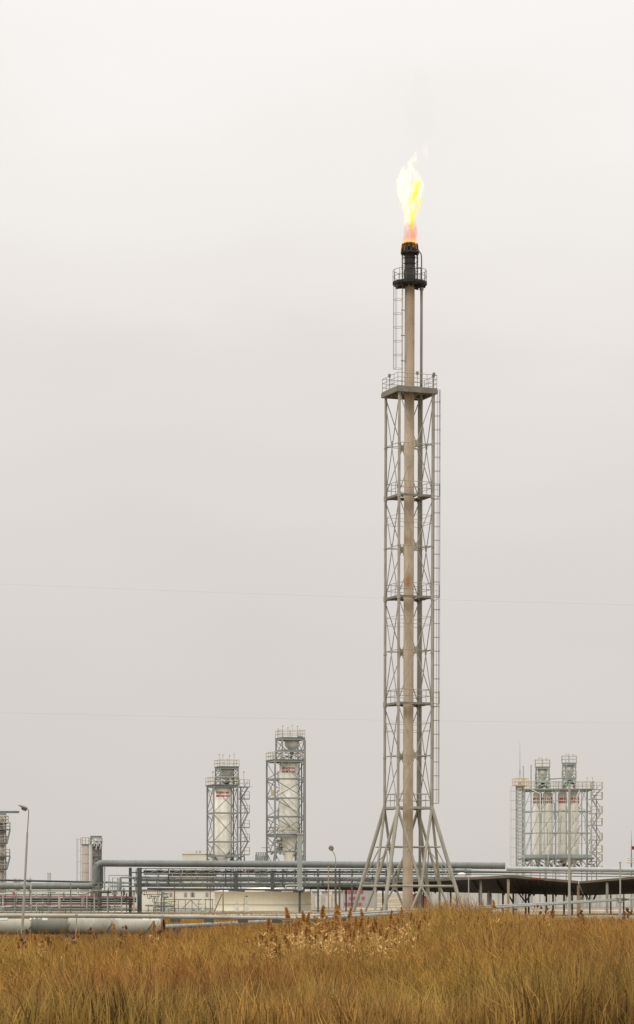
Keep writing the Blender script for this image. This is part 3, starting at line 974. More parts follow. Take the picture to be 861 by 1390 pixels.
m.build('outlet_piping', tower_steel, tw)
for (a_, b_2) in (((382, 1084), (405, 1107)), ((382, 1034.5), (404, 1056)), ((383, 1136), (401, 1154)), ((405, 1134), (384, 1110))):
    m = MB(); a, b = P(*a_, YB - 2.3), P(*b_2, YB - 2.3)
    m.bar(a, b, .7, .16, up=(0, 0, 1)); m.tube([a + Vector((0, 0, 1)), b + Vector((0, 0, 1))], .035, 4); m.build('stair_flight', tower_steel, tw)
rr = random.Random(61)
for k in range(18):
    a = P(rr.uniform(364, 410), rr.uniform(1138, 1166), YB + rr.uniform(-2.2, 2)); m = MB()
    m.tube([a, a + Vector((rr.uniform(-1.4, 1.4), 0, 0)), a + Vector((rr.uniform(-1.4, 1.4), 0, rr.uniform(-2, 2)))], rr.uniform(.06, .16), 6)
    m.build('line_pipe', rr.choice([tower_steel, far_steel, tower_dark, hopper_grey]), tw)
m = MB(); q = P(371, 1077, YB - 1.9); m.box(q.x - .35, q.x + .35, q.y - .2, q.y + .2, q.z - .4, q.z + .5); m.build('cabinet', tan_pipe, tw)

# ---- tower C (double row, right)
YC = 450.0
cC = P(762, 1212, YC); cC.z = 0
tw = thing('silo_tower', cC, 'wide steel-framed block of four red-banded white silos standing at the right', 'silo tower', 'silo towers behind the pipes')
t0 = math.radians(-7)


def PC(px, dpt=0.0):
    q = P(px, 1212, YC); q.z = 0
    q.y += (px - 762) * YC / F * math.tan(t0) + dpt
    return q


zC = [0, zz(1163, YC), zz(1131, YC), zz(1101.5, YC), zz(1073, YC)]
front = [PC(p) for p in (711, 721.6, 733.6, 754.6, 769, 789.7, 803)]
back = [PC(p, 5.0) for p in (716, 745, 758, 779, 801)]
for i, c in enumerate(front):
    m = MB(); m.bar(c, at(c, zz({1: 1038, 4: 1034}.get(i, 1072), YC)), .17, .17); m.build('column', far_green, tw)
for c in back:
    m = MB(); m.bar(c, at(c, zC[-1]), .2, .2); m.build('column', far_steel, tw)
for k, z in enumerate(zC[1:]):
    m = MB()
    m.bar(at(front[0], z), at(front[-1], z), .16, .18 if k else .7)
    m.bar(at(back[0], z), at(back[-1], z), .14, .16)
    m.bar(at(front[0], z), at(back[0], z), .14, .16); m.bar(at(front[-1], z), at(back[-1], z), .14, .16)
    m.build('beam', far_green, tw)
for (a, b) in zip(zC[1:-1], zC[2:]):
    for i in (0, 1, 2, 4, 5):
        m = MB(); c0, c1 = front[i], front[i + 1]
        if i == 5: c0, c1 = c1, c0
        m.tube([at(c0, a), at(c1, b)], .06, 5); m.build('brace', far_steel, tw)
for i in range(6):
    c0, c1 = front[i], front[i + 1]
    m = MB(); m.tube([at(c0, zz(1182, YC)), at(c1, zC[1] - .6)], .09, 5); m.tube([at(c1, zz(1182, YC)), at(c0, zC[1] - .6) + Vector((0, .1, 0))], .09, 5)
    m.build('brace', far_green, tw)
m = MB()
vs = [PC(708, -.4), PC(806, -.4), PC(806, 5.6), PC(708, 5.6)]
m.prism([(q.x, q.y) for q in vs], zC[1] - .45, zC[1] - .2); m.build('silo_floor', tower_dark, tw)
for px_, dd in ((732, 2.4), (745.3, 2.0), (765.5, 2.2), (781.5, 2.0)):
    q = PC(px_, dd); rC = pxm(6.3, YC)
    m = MB(); m.lathe(q, [(rC * .2, zz(1176, YC)), (rC * .95, zC[1] + .1), (rC, zC[1] + .4), (rC, zz(1077, YC)), (rC * .8, zz(1075, YC))], 24)
    ves = m.build('silo', silo_white, tw)
    m = text_marks(MB(), q, rC, zz(1082.5, YC), -PI / 2 - 1.5, -PI / 2 + 1.5, .36, 2, int(px_), blocks=7); m.build('red_band', red_mark, ves)
    m = MB(); m.tube([at(q, zz(1180, YC)), at(q, zz(1170, YC))], .2, 8); m.tube([at(q, zz(1171, YC)), at(q, zz(1171, YC)) + Vector((.8, -.5, -.6))], .14, 8); m.build('outlet', tower_dark, tw)
m = MB(); m.prism([(q.x, q.y) for q in vs], zC[-1] + .14, zC[-1] + .3); d = m.build('top_platform', far_green, tw)
m = MB(); m.rail([at(q, zC[-1] + .3) for q in vs], 1.15, .05, 1.3); m.build('railing', far_rail, d)
for (px0, px1, pyt, pym) in ((727, 750, 1041, 1060), (763, 786, 1036, 1056)):
    q = PC((px0 + px1) / 2, 2.3); Lh = pxm(px1 - px0 - 4, YC)
    cs = sq(q, Lh * .92, t0)
    frame(tw, cs, [zC[-1] + .3, zz(pym, YC), zz(pyt, YC)], .16, .1, far_green, style=['x', 'x'], beam='head_beam')
    m = MB(); r_ = pxm(6.3, YC)
    m.lathe(q, [(.15, zz(pym + 6, YC)), (.3, zz(pym + 1, YC)), (r_, zz(pyt + 11, YC)), (r_, zz(pyt + 2, YC)), (r_ * .7, zz(pyt + 1, YC))], 20); m.build('hopper', hopper_grey, tw)
    m = MB()
    for s in (-1, 1):
        m.tube([at(q, zz(pym + 3, YC)) + Vector((0, -.4, 0)), at(q, zz(pym + 9, YC)) + Vector((s * .8, -.5, 0)), at(q, zC[-1]) + Vector((s * .9, -.4, 0))], .2, 8)
    m.tube([at(q, zz(pym + 8, YC)) + Vector((-.6, -.6, 0)), at(q, zz(pym + 5, YC)) + Vector((.6, -.6, 0))], .28, 8)
    m.build('valve', tower_dark, tw)
    deck_rail(tw, cs, zz(pyt, YC), 1.15, far_green, far_rail, 1.1)
    deck_rail(tw, cs, zz(pym, YC), 1.12, far_green, far_rail, 1.1, name='mid_platform')
    for dx in (-5, -1, 6):
        q2 = P((px0 + px1) / 2 + dx, pyt - 13, YC); m = MB(); m.tube([(q2.x, q.y + dx * .1, zz(pyt, YC)), (q2.x, q.y + dx * .1, q2.z)], .03, 5); m.box(q2.x - .1, q2.x + .1, q.y + dx * .1 - .1, q.y + dx * .1 + .1, q2.z - .1, q2.z + .05); m.build('lamp_mast', far_steel, tw)
m = MB(); m.bar(PC(748, 2) + Vector((0, 0, zz(1057, YC))), PC(766, 2) + Vector((0, 0, zz(1056, YC))), .8, .15); m.build('catwalk', far_green, tw)
m = MB(); m.bar(PC(712, 1) + Vector((0, 0, zz(1060, YC))), PC(730, 1) + Vector((0, 0, zz(1061, YC))), .3, .12); m.build('catwalk', far_green, tw)
zig_stairs(tw, PC(801).x, PC(801).y + 2, [zz(p, YC) for p in (1186, 1170, 1158, 1141, 1121, 1105, 1085.5, 1072)], pxm(18, YC), far_steel, far_rail, depth=1.4)
for px_ in (811.5,):
    c = PC(px_, 2.4); m = MB(); m.bar(c, at(c, zz(1086, YC)), .15, .15); m.build('column', far_steel, tw)
for px_ in (797, 804):
    q = P(px_, 1056, YC); m = MB(); m.tube([(q.x, PC(px_).y, zC[-1]), (q.x, PC(px_).y, q.z)], .03, 5); m.box(q.x - .1, q.x + .1, PC(px_).y - .1, PC(px_).y + .1, q.z - .1, q.z + .05); m.build('lamp_mast', far_steel, tw)

# service column with a ladder and small valves between the silo pairs
caged_ladder(tw, PC(756.5).x, PC(756.5).y - .6, 0, zz(1060, YC), (0, -1, 0), far_steel, cage0=4, step=1.5, R=.4, w=.25)
rr = random.Random(8)
for k in range(16):
    px_ = rr.uniform(728, 800); py = rr.uniform(1100, 1175)
    m = MB(); q = PC(px_, -.5); a = Vector((q.x, q.y, zz(py, YC)))
    m.tube([a, a + Vector((0, 0, rr.uniform(1.5, 4))), a + Vector((rr.uniform(-1.5, 1.5), .3, rr.uniform(3, 4.5)))], rr.uniform(.05, .1), 6)
    m.build('line_pipe', rr.choice([far_steel, far_green, hopper_grey]), tw)
for py in (1087, 1116, 1146):
    m = MB(); m.bar(PC(709, -.25) + Vector((0, 0, zz(py + 1, YC))), PC(803, -.25) + Vector((0, 0, zz(py - 1, YC))), .07, .08); m.build('handrail', far_steel, tw)
for k in range(10):
    px_ = 716 + k * 9.1; c = PC(px_, 4.6); c1 = PC(px_ + 9.1, 4.6)
    m = MB(); a = zz((1163, 1131, 1101.5)[k % 3], YC); b = zz((1131, 1101.5, 1073)[k % 3], YC)
    m.tube([at(c, a), at(c1, b)], .05, 5); m.build('brace', far_steel, tw)
for px_ in (739, 750.5, 774, 795.5):
    c = PC(px_, -.45); m = MB(); m.bar(c, at(c, zC[-1]), .1, .1); m.build('scaffold_pole', far_green, tw)
for k in range(14):
    px_ = rr.uniform(714, 800)
    m = MB(); q = PC(px_, rr.uniform(-.3, 3)); a = Vector((q.x, q.y, zz(rr.uniform(1166, 1178), YC)))
    m.tube([a, a + Vector((rr.uniform(.4, 1.2), 0, 0)), a + Vector((rr.uniform(.4, 1.2), 0, -.8))], rr.uniform(.1, .22), 7)
    m.build('outlet_pipe', rr.choice([tower_dark, far_green, hopper_grey]), tw)

# ---- lattice mast left of tower C
cM = P(706.5, 1212, 440); cM.z = 0; YM = 440.0
ms = thing('lattice_mast', cM, 'slim lattice mast with a yellowish railed platform and whip antenna, left of the four silos', 'mast')
csM = sq(cM, pxm(8.5, YM), math.radians(12))
frame(ms, csM, [0] + [zz(p, YM) for p in np.linspace(1180, 1067, 13)], .13, .07, far_steel, style=['x'] * 13)
deck_rail(ms, csM, zz(1067, YM), 2.1, tan_pipe, yellow_paint, 1.0)
m = MB()
top = Vector((cM.x - .05, cM.y, 0))
for s in ((-.35, -.2), (.35, -.2), (0, .4)):
    m.tube([top + Vector((s[0], s[1], zz(1067, YM))), top + Vector((s[0] * .1, s[1] * .1, zz(1044, YM)))], .04, 5)
m.tube([at(top, zz(1046, YM)), at(top, zz(1030, YM)), at(top, zz(1006, YM))], [.07, .05, .018], 6)
m.build('antenna', far_steel, ms)
m = MB(); m.tube([P(710.8, 1067, YM), P(710.8, 1040, YM)], .09, 6); m.tube([P(709, 1040.5, YM), P(711.2, 1040.5, YM)], .07, 6); m.build('vent_pipe', far_steel, ms)
caged_ladder(ms, P(701, 1212, YM).x, YM, 0, zz(1067, YM), (-1, -.3, 0), far_rail, step=1.5, R=.5)

# ---- tower E at the left edge
YE = 430.0
cE = P(-1, 1212, YE); cE.z = 0
tw = thing('distillation_tower', cE, 'pale steel tower with flared platforms under a long horizontal beam at the left edge', 'tower')
csE = sq(cE, pxm(17, YE), math.radians(8))
frame(tw, csE, [0] + [zz(p, YE) for p in (1180, 1163, 1145, 1128, 1104)], .2, .11, tower_steel, style=['x', '/', '\\', '/', 'x'])
m = MB(); m.lathe(cE, [(.8, 0), (.8, zz(1112, YE)), (.5, zz(1109, YE))], 20); m.build('vessel', vessel_tan, tw)
m = MB(); m.bar(P(-40, 1102.5, YE), P(26, 1102.5, YE), .35, .34); m.build('crane_beam', tower_dark, tw)
for py, ov, nm in ((1118, 1.45, 0), (1127, 1.75, 0), (1145, 1.25, 0), (1163, 1.7, 0), (1180, 1.25, 0)):
    deck_rail(tw, csE, zz(py, YE), ov, tower_dark, far_rail, 1.0)
for py0, py1 in ((1127, 1146), (1163, 1181)):
    m = MB()
    for s in (-.6, .6):
        m.tube([P(13.5, py0, YE) + Vector((0, s, 0)), P(9, py1, YE) + Vector((0, s, 0))], .06, 5)
    m.build('platform_strut', tower_steel, tw)

# ---- tower D: two column vessels
YD = 400.0
cD = P(116, 1212, YD); cD.z = 0
tw = thing('column_vessel', cD, 'pinkish-grey column vessel with a railed round top and ladder on its left', 'column vessel', 'pair of column vessels')
r_ = pxm(5.2, YD)
m = MB(); m.lathe(cD, [(r_, 0), (r_, zz(1148, YD)), (r_ * .6, zz(1146.5, YD))], 24)
for py in (1160, 1172, 1184): m.tube([(cD.x, cD.y, zz(py, YD) - .04), (cD.x, cD.y, zz(py, YD) + .04)], r_ + .02, 24, caps=False)
m.build('shell', vessel_tan, tw)
m = MB(); m.lathe(cD, [(r_ * 1.25, zz(1147, YD)), (r_ * 1.25, zz(1146, YD))], 16); d = m.build('platform', tower_dark, tw)
m = MB(); m.rail([cD + Vector((r_ * 1.2 * math.cos(a), r_ * 1.2 * math.sin(a), zz(1146, YD))) for a in np.linspace(0, 2 * PI, 9)[:-1]], .95, .035, 2); m.build('railing', far_rail, d)
caged_ladder(tw, P(109.5, 1212, YD).x, YD - .1, 0, zz(1138, YD), (-1, -.2, 0), far_steel, step=1.6, R=.3, w=.15)
cD2 = P(130.5, 1212, YD + 4); cD2.z = 0
tw = thing('column_vessel', cD2, 'darker brown column vessel with square lattice head, right of the pinkish one', 'column vessel', 'pair of column vessels')
r_ = pxm(6.2, YD)
m = MB(); m.lathe(cD2, [(r_, 0), (r_, zz(1149, YD)), (r_ * .6, zz(1146, YD))], 24)
m.build('shell', vessel_brown, tw)
csD = sq(cD2, pxm(14, YD), math.radians(6))
frame(tw, csD, [0, zz(1186, YD), zz(1172, YD), zz(1160, YD), zz(1147, YD), zz(1134, YD)], .15, .09, tower_dark, style=['x'] * 5, beam='frame_beam')
m = MB()
for k in range(5):
    q = P(126 + k * 2.6, 1138 + (k % 2) * 4, YD + 3); m.tube([q, q + Vector((.3, 0, -.5)), q + Vector((.2, 0, -1.2))], .1, 6)
m.build('head_piping', far_steel, tw)
deck_rail(tw, csD, zz(1147, YD), 1.2, tower_dark, far_rail, .9)
m = MB(); m.tube([P(124, 1200, YD - 1), P(124, 1146, YD - 1)], .16, 8); m.build('downpipe', pipe_bright, tw)

# ------------------------------------------------------------------ pipe work
GP = 'pipes running along the plant'


def pipe(label, pts, dia, material, name='overhead_pipe', cat='pipe', bands=0, group=GP, n=12):
    """pts: (px, py, Y); dia in photo pixels at the first point's depth"""
    ps = [P(*p) for p in pts]
    r = pxm(dia, pts[0][2]) / 2
    out = [ps[0]]
    for i in range(1, len(ps) - 1):
        a, b, c = ps[i - 1], ps[i], ps[i + 1]
        u = (a - b).normalized(); v = (c - b).normalized()
        k = min(r * 2.2, (a - b).length * .4, (c - b).length * .4)
        for t in (0, .25, .5, .75, 1):
            p0 = b + u * k; p1 = b + v * k
            out.append((1 - t) ** 2 * p0 + 2 * t * (1 - t) * b + t * t * p1)
    out.append(ps[-1])
    m = MB(); m.tube(out, r, n)
    if bands:
        for a, b in zip(ps[:-1], ps[1:]):
            d = (b - a); ln = d.length; d.normalize()
            for s in np.arange(bands * .5, ln, bands):
                m.tube([a + d * (s - .05), a + d * (s + .05)], r * 1.035 + .008, n, caps=False)
    o = m.build(name, material, None, Vector((out[0].x, out[0].y, out[0].z)))
    tag(o, label, cat, group)
    return o


YR = 346.0
# left bundle
pipe('thin dark pipe with clamps just above the big grey pipe at the left', [(-25, 1194.5, 352), (170, 1198.5, 352)], 2.6, pipe_dark, bands=7)
pipe('big grey insulated pipe that steps up at the left and tops the pipe bridge', [(-25, 1203, YR), (130, 1203, YR), (130, 1172, YR), (400, 1173.5, YR), (686, 1175.5, YR)], 9.2, pipe_silver, bands=5.5, n=20)
pipe('second, darker vertical pipe standing right of the big grey riser', [(137.5, 1206, 347), (137.5, 1173, 347)], 5.5, pipe_silver_dark, name='riser_pipe', bands=4)
pipe('slim pale vertical pipe under the left end of the raised big pipe', [(142, 1209, YR), (142, 1177, YR)], 2.0, pipe_bright, name='riser_pipe')
pipe('white pipe below the big grey pipe at the left', [(-25, 1214, 344), (116, 1214, 344), (122, 1210, 344), (150, 1210, 344)], 3.2, pipe_white)
pipe('thin dull red pipe below the white pipe at the left', [(-25, 1217.3, 345), (180, 1217.5, 345)], 1.3, pipe_red)
pipe('thick dark green pipe at the left, above the dark thin one', [(-25, 1220.6, 343), (185, 1220.2, 343)], 4.2, pipe_green, bands=6)
pipe('dark pipe between the green pipe and the red pipe at the left', [(-25, 1224.2, 344), (185, 1223.8, 344)], 2.4, pipe_dark)
pipe('red pipe running level through the left pipe rack', [(-25, 1227.2, 342), (182, 1227, 342)], 2.6, pipe_red)
pipe('grey green pipe under the red pipe at the left', [(-25, 1231.2, 342), (150, 1231, 342)], 3.6, pipe_grey, bands=6)
pipe('thin dark pipe lowest in the left pipe rack', [(-25, 1235.4, 341), (188, 1235.6, 341)], 1.8, pipe_dark)
pipe('teal pipe under the valves at the centre left', [(128, 1221, 341), (172, 1222, 341)], 1.6, teal_steel)
# bridge pipes
pipe('thin bright pipe bending out of the post corner just below the big top pipe', [(185, 1214, 344), (185, 1178.6, 344), (640, 1180.5, 344)], 2.2, pipe_bright)
pipe('dark pipe second below the big top pipe on the bridge', [(195, 1182.8, 347), (640, 1184.2, 347)], 2.6, pipe_dark, bands=3.2)
pipe('grey pipe third below the big top pipe on the bridge', [(195, 1186.6, 345), (640, 1187.4, 345)], 2.0, pipe_silver_dark, bands=4)
pipe('short red pipe run high on the bridge left of the tank', [(228, 1188.2, 349), (293, 1188.2, 349)], 2.2, pipe_red)
pipe('short red pipe run on the bridge under the taller silo', [(330, 1181.4, 348), (346, 1181.4, 348)], 2.0, pipe_red)
pipe('pale pipe on the middle tier of the bridge', [(182, 1190.8, 344), (470, 1191.4, 344), (640, 1191, 344)], 2.6, pipe_bright, bands=4)
pipe('light pipe with grey bands just below the middle tier of the bridge', [(182, 1195.3, 346), (640, 1195.6, 346)], 2.8, pipe_silver, bands=3)
pipe('grey green pipe on the lower tier of the bridge', [(182, 1200.3, 344), (415, 1200, 344), (640, 1199.2, 344)], 4.0, pipe_grey, bands=5)
pipe('lowest grey pipe under the bridge ending near the square vent duct', [(200, 1206.6, 345), (414, 1208.6, 345)], 2.8, pipe_silver, bands=6)
pipe('short white bent pipe beside the foot of the square vent duct', [(388, 1207, 343), (388, 1202.2, 343), (410, 1202.2, 343)], 2.2, pipe_white, name='bent_pipe')
# right side
pipe('bright silver insulated pipe along the right side below the four silos', [(688, 1179.5, 340), (900, 1181.6, 340)], 6.4, pipe_bright, bands=5.5, n=18)
pipe('thin dark pipe right below the bright silver pipe on the right', [(630, 1184.4, 338), (900, 1186, 338)], 1.6, pipe_dark)
pipe('slim pale pipe third from the top on the right', [(612, 1182, 336), (900, 1187.8, 336)], 2.0, pipe_silver, bands=5)
pipe('grey pipe lying low over the canopy roof at the right', [(612, 1186, 334), (760, 1189.4, 334), (900, 1190.2, 334)], 1.8, pipe_grey)
pipe('dark level pipe under the canopy on the far right', [(776, 1210, 335), (812, 1209, 335)], 1.8, pipe_dark)
wp = pipe('white pipe with a red band under the canopy at the far right', [(811, 1207, 334), (900, 1207.4, 334)], 2.6, pipe_white)
m = MB(); m.tube([P(830.5, 1207.1, 334), P(837.5, 1207.1, 334)], pxm(1.5, 334), 12)
b_ = MB(); o = m.build('red_band', red_mark, wp)
tag(MB().lathe(P(627, 1186.5, 331) - Vector((0, 0, pxm(1.3, 331))), [(pxm(5, 331), 0), (pxm(5.6, 331), .08), (pxm(4.5, 331), .22), (pxm(1.5, 331), .27)], 18).build('roof_vent', snow_white, None, P(627, 1186.5, 331)), 'small white flat-domed vent on the dark canopy roof near the flare stack', 'vent')

# the steel bridge that carries the pipes
br = thing('pipe_rack', (P(187, 1212, 346).x, 346, 0), 'dark steel pipe bridge on paired columns carrying the stacked pipes behind the tank', 'pipe rack', 'pipe racks')


def vpost(px, y0, y1, Y, wpx, material, parent, name='post'):
    a, b = P(px, y0, Y), P(px, y1, Y)
    m = MB(); m.bar(a, b, pxm(wpx, Y), pxm(wpx, Y) * .8); return m.build(name, material, parent)


for px_, wd in ((177, 4.0), (189.5, 6.0)):
    vpost(px_, 1240, 1178, 343 if wd > 5 else 349.5, wd, rack_dark, br)
for px_ in (432, 461, 478, 525, 572, 612):
    vpost(px_, 1240, 1180, 348, 2.6, rack_steel, br)
for yl, x0, x1, hh in ((1184.6, 176, 640, 1.6), (1193.3, 180, 640, 1.4), (1203.2, 182, 640, 2.0)):
    m = MB()
    for Yk in (343.2, 349):
        m.bar(P(x0, yl, Yk), P(x1, yl + .3, Yk), .12, pxm(hh, Yk))
    m.build('chord', rack_dark, br)
for k, px_ in enumerate(np.arange(198, 640, 15.5)):
    m = MB()
    dk = k % 5 == 2
    for Yk in (343.0, 349.2):
        m.bar(P(px_, 1204, Yk), P(px_, 1179.5, Yk), pxm(1.7 if dk else .8, Yk), .1)
    for yl in (1179.9, 1185.0, 1193.6, 1198):
        m.bar(P(px_, yl, 343.0), P(px_, yl, 349.2), .12, .1)
    m.build('hanger_frame', rack_dark if dk else rack_steel, br)
for px_ in (320.5, 370):
    m = MB(); m.bar(P(px_, 1208, 342.7), P(px_, 1184, 342.7), pxm(5, 343), .15)
    m.bar(P(px_ - 10, 1208.8, 342.7), P(px_ + 12, 1209.6, 342.7), .3, pxm(2.2, 343)); m.build('splice_plate', rack_dark, br)
# braces zigzag on the upper tier
for k in range(14):
    px_ = 205 + k * 15.5
    m = MB(); m.tube([P(px_, 1184.4, 343.0), P(px_ + 15.5, 1179.8, 343.0)], .05, 5); m.build('brace', rack_steel, br)

# small branch pipes, drips and valve stems on the bridge
rr = random.Random(44)
for k in range(46):
    px_ = rr.uniform(196, 640); y0_, y1_ = rr.choice([(1179, 1186), (1184, 1192), (1191, 1200), (1195, 1205), (1187, 1196)])
    Yk = rr.uniform(342.2, 348); m = MB()
    if rr.random() < .55:
        m.tube([P(px_, y0_, Yk), P(px_, y1_, Yk)], rr.uniform(.05, .11), 6)
        if rr.random() < .5: m.tube([P(px_, (y0_ + y1_) / 2 - .6, Yk), P(px_, (y0_ + y1_) / 2 + .6, Yk)], .2, 8)
    else:
        ln = rr.uniform(10, 46)
        m.tube([P(px_, y1_, Yk), P(px_, y0_ + 2, Yk), P(px_ + ln, y0_ + 2.3, Yk), P(px_ + ln, y1_ + 1, Yk)], rr.uniform(.05, .10), 6)
    m.build('branch_pipe', rr.choice([pipe_silver, pipe_grey, pipe_bright, pipe_dark, rack_steel, pipe_white]), br)

# left rack
lr = thing('pipe_rack', (P(60, 1212, 346).x, 346, 0), 'low light steel pipe rack under the level pipes at the far left', 'pipe rack', 'pipe racks')
for k, px_ in enumerate(np.arange(-18, 182, 19)):
    m = MB()
    for Yk in (340.5, 350):
        m.bar(P(px_ + (k % 2) * 3, 1240, Yk), P(px_ + (k % 2) * 3, 1199 if k % 3 == 0 else 1213, Yk), pxm(1.5, Yk), .12)
    for yl in (1209.2, 1215.6, 1229, 1233.4):
        m.bar(P(px_ + (k % 2) * 3, yl, 340.5), P(px_ + (k % 2) * 3, yl, 350), .12, .1)
    m.build('bent', post_pale if k % 2 else rack_steel, lr)
for yl in (1209.4, 1233.6):
    m = MB(); m.bar(P(-25, yl, 340.3), P(184, yl, 340.3), .08, .1); m.bar(P(-25, yl, 350.2), P(184, yl, 350.2), .08, .1); m.build('beam', rack_steel, lr)

rr = random.Random(45)
for k in range(30):
    px_ = rr.uniform(-10, 176); y0_ = rr.choice([1206, 1212, 1219, 1226, 1231]); y1_ = y0_ + rr.uniform(5, 16)
    Yk = rr.uniform(339.5, 341); m = MB()
    if rr.random() < .6:
        m.tube([P(px_, y0_, Yk), P(px_, min(1242, y1_), Yk)], rr.uniform(.04, .09), 6)
        if rr.random() < .5: m.tube([P(px_, y0_ + 2.2, Yk), P(px_, y0_ + 3.4, Yk)], .2, 8)
    else:
        m.tube([P(px_, min(1242, y1_), Yk), P(px_, y0_, Yk), P(px_ + rr.uniform(5, 18), y0_, Yk)], rr.uniform(.04, .10), 6)
    m.build('branch_pipe', rr.choice([pipe_silver, pipe_grey, pipe_bright, rack_steel, pipe_white, pipe_white]), lr)

# valve platform between the riser and the thick posts
vp = thing('valve_platform', (P(158, 1212, 342).x, 342, 0), 'small railed valve platform with a hand wheel between the riser and the thick posts', 'platform')
m = MB(); a, b = P(126, 1209, 339), P(184, 1209, 339)
m.box(a.x, b.x, 338.5, 341.5, a.z - .12, a.z); d = m.build('deck', rack_dark, vp)
m = MB(); m.rail([(a.x, 338.6, a.z), (b.x, 338.6, a.z)], pxm(10, 339), .035, .75, closed=False); m.build('railing', rack_steel, d)
m = MB(); m.ring(P(156, 1213, 338.2), pxm(3, 338), .05, 20, 6, axis='y'); m.tube([P(153, 1213, 338.2), P(159, 1213, 338.2)], .03, 5); m.tube([P(156, 1210, 338.2), P(156, 1216, 338.2)], .03, 5); m.build('hand_wheel', rack_dark, vp)
for px_ in (128, 146, 165, 182):
    m = MB(); m.bar(P(px_, 1241, 339), P(px_, 1209, 339), .16, .16); m.build('leg', post_grey, vp)
for pts, r in (([(148, 1208, 340.5), (148, 1188.5, 340.5), (176, 1188.5, 340.5)], .055), ([(153, 1208, 340), (153, 1192, 340), (160, 1192, 340), (160, 1208, 340)], .06), ([(146, 1198.3, 340.8), (176, 1198.3, 340.8)], .09), ([(158, 1199, 340), (176, 1199, 340)], .07), ([(164, 1208, 339.5), (164, 1191.5, 339.5), (182, 1191.5, 339.5)], .13), ([(150, 1203, 340.9), (183, 1203, 340.9)], .06)):
    m = MB(); m.tube([P(*q) for q in pts], r, 7); m.build('pipe', pipe_silver if r > .1 else rack_steel, vp)
vt = thing('surge_drum', P(162, 1201, 341), 'short pale upright drum on the valve platform', 'drum')
m = MB(); q = P(162, 1208.6, 340); m.lathe(q, [(pxm(2.3, 340), .0), (pxm(2.3, 340), pxm(13, 340)), (pxm(1.2, 340), pxm(15, 340))], 16)
m.build('shell', duct_green, vt)
m = MB(); m.tube([q + Vector((0, 0, pxm(15, 340))), q + Vector((0, 0, pxm(17, 340))), q + Vector((pxm(8, 340), 0, pxm(17, 340)))], .06, 6); m.build('outlet_pipe', duct_green, vt)

# red valve on the white pipe, far left
rv = thing('valve', P(19, 1214, 343), 'red wedge-shaped valve on the white pipe at the far left', 'valve')
m = MB(); q = P(19, 1214, 342.6); w_ = pxm(3.4, 343)
m.add([q + Vector((-w_, -.1, -.15)), q + Vector((w_, -.1, -.15)), q + Vector((w_ * .3, -.1, .22)), q + Vector((-w_ * .1, -.1, .3)), q + Vector((-w_, .2, -.15)), q + Vector((w_, .2, -.15)), q + Vector((w_ * .3, .2, .22)), q + Vector((-w_ * .1, .2, .3))],
      [(0, 1, 2, 3), (7, 6, 5, 4), (0, 4, 5, 1), (1, 5, 6, 2), (2, 6, 7, 3), (3, 7, 4, 0)]); m.build('body', panel_red, rv)
m = MB(); m.tube([q + Vector((0, 0, .2)), q + Vector((-pxm(8, 343), 0, pxm(6, 343)))], .06, 6); m.build('actuator_arm', pipe_grey, rv)

# square vent duct
vd = thing('vent_duct', P(407, 1207, 336), 'tall pale green square vent duct with a flat cap rising above the pipe bridge', 'duct')
m = MB(); a, b = P(407, 1209, 336), P(407, 1133, 336); m.bar(a, b, pxm(6.6, 336), pxm(6.6, 336) * .9); m.build('shaft', duct_green, vd)
m = MB(); m.bar(b, b + Vector((0, 0, pxm(1.3, 336))), pxm(8.6, 336), pxm(8.6, 336)); m.build('cap', wall_grey, vd)
m = MB(); m.bar(a - Vector((pxm(9, 336), 0, 0)) + Vector((0, .9, -.1)), a + Vector((pxm(5, 336), .9, -.1)), .5, .3)
m.bar(at(a + Vector((0, .9, 0)), 0), at(a + Vector((0, .9, 0)), a.z), .3, .3); m.build('base', rack_dark, vd)

# ------------------------------------------------------------------ tanks and buildings
# cream tank
q = P(357, 1212, 388); q.z = 0
tk = thing('storage_tank', q, 'low wide cream storage tank under the pipe bridge, in front of the silos', 'tank')
R = pxm(66.5, 382)
m = MB(); zt = zz(1209.6, 382)
m.lathe(q, [(R, 0), (R, zt - .1), (R + .05, zt - .1), (R + .05, zt), (R - .05, zt), (.3, zt + .5)], 72)
m.build('shell', tank_cream, tk)
m = MB(); rl = [q + Vector((R * 1.02 * math.cos(a), R * 1.02 * math.sin(a), 0)) for a in np.linspace(PI, 2 * PI, 22)]
m.tube([p + Vector((0, 0, zz(1228, 376))) for p in rl], .035, 5)
m.build('foam_line', pipe_white, tk)
for px_, lab in ((322, 'left of the two small white T-topped vents in front of the cream tank'), (335, 'right of the two small white T-topped vents in front of the cream tank')):
    q = P(px_, 1241, 368)
    vb = thing('vent_box', q, lab, 'vent', 'T-topped vents before the tank')
    hx = pxm(2.6, 368)
    m = MB(); m.box(q.x - hx, q.x + hx, q.y - .25, q.y + .25, 0, pxm(9, 368)); m.build('box', wall_white, vb)
    m = MB(); m.tube([(q.x, q.y, pxm(9, 368)), (q.x, q.y, pxm(14.5, 368))], .05, 6); m.bar((q.x - hx * 1.1, q.y, pxm(10.3, 368)), (q.x + hx * 1.1, q.y, pxm(10.3, 368)), .1, .07); m.build('mast', wall_grey, vb)
lp = thing('lamp_post', P(331.5, 1242, 366), 'thin grey pole with a short lamp arm in front of the cream tank', 'lamp post')
m = MB(); m.tube([P(331.5, 1243, 366), P(331.5, 1218.4, 366), P(332.2, 1217, 366), P(334.5, 1216.6, 366)], .045, 6); m.build('pole', post_grey, lp)
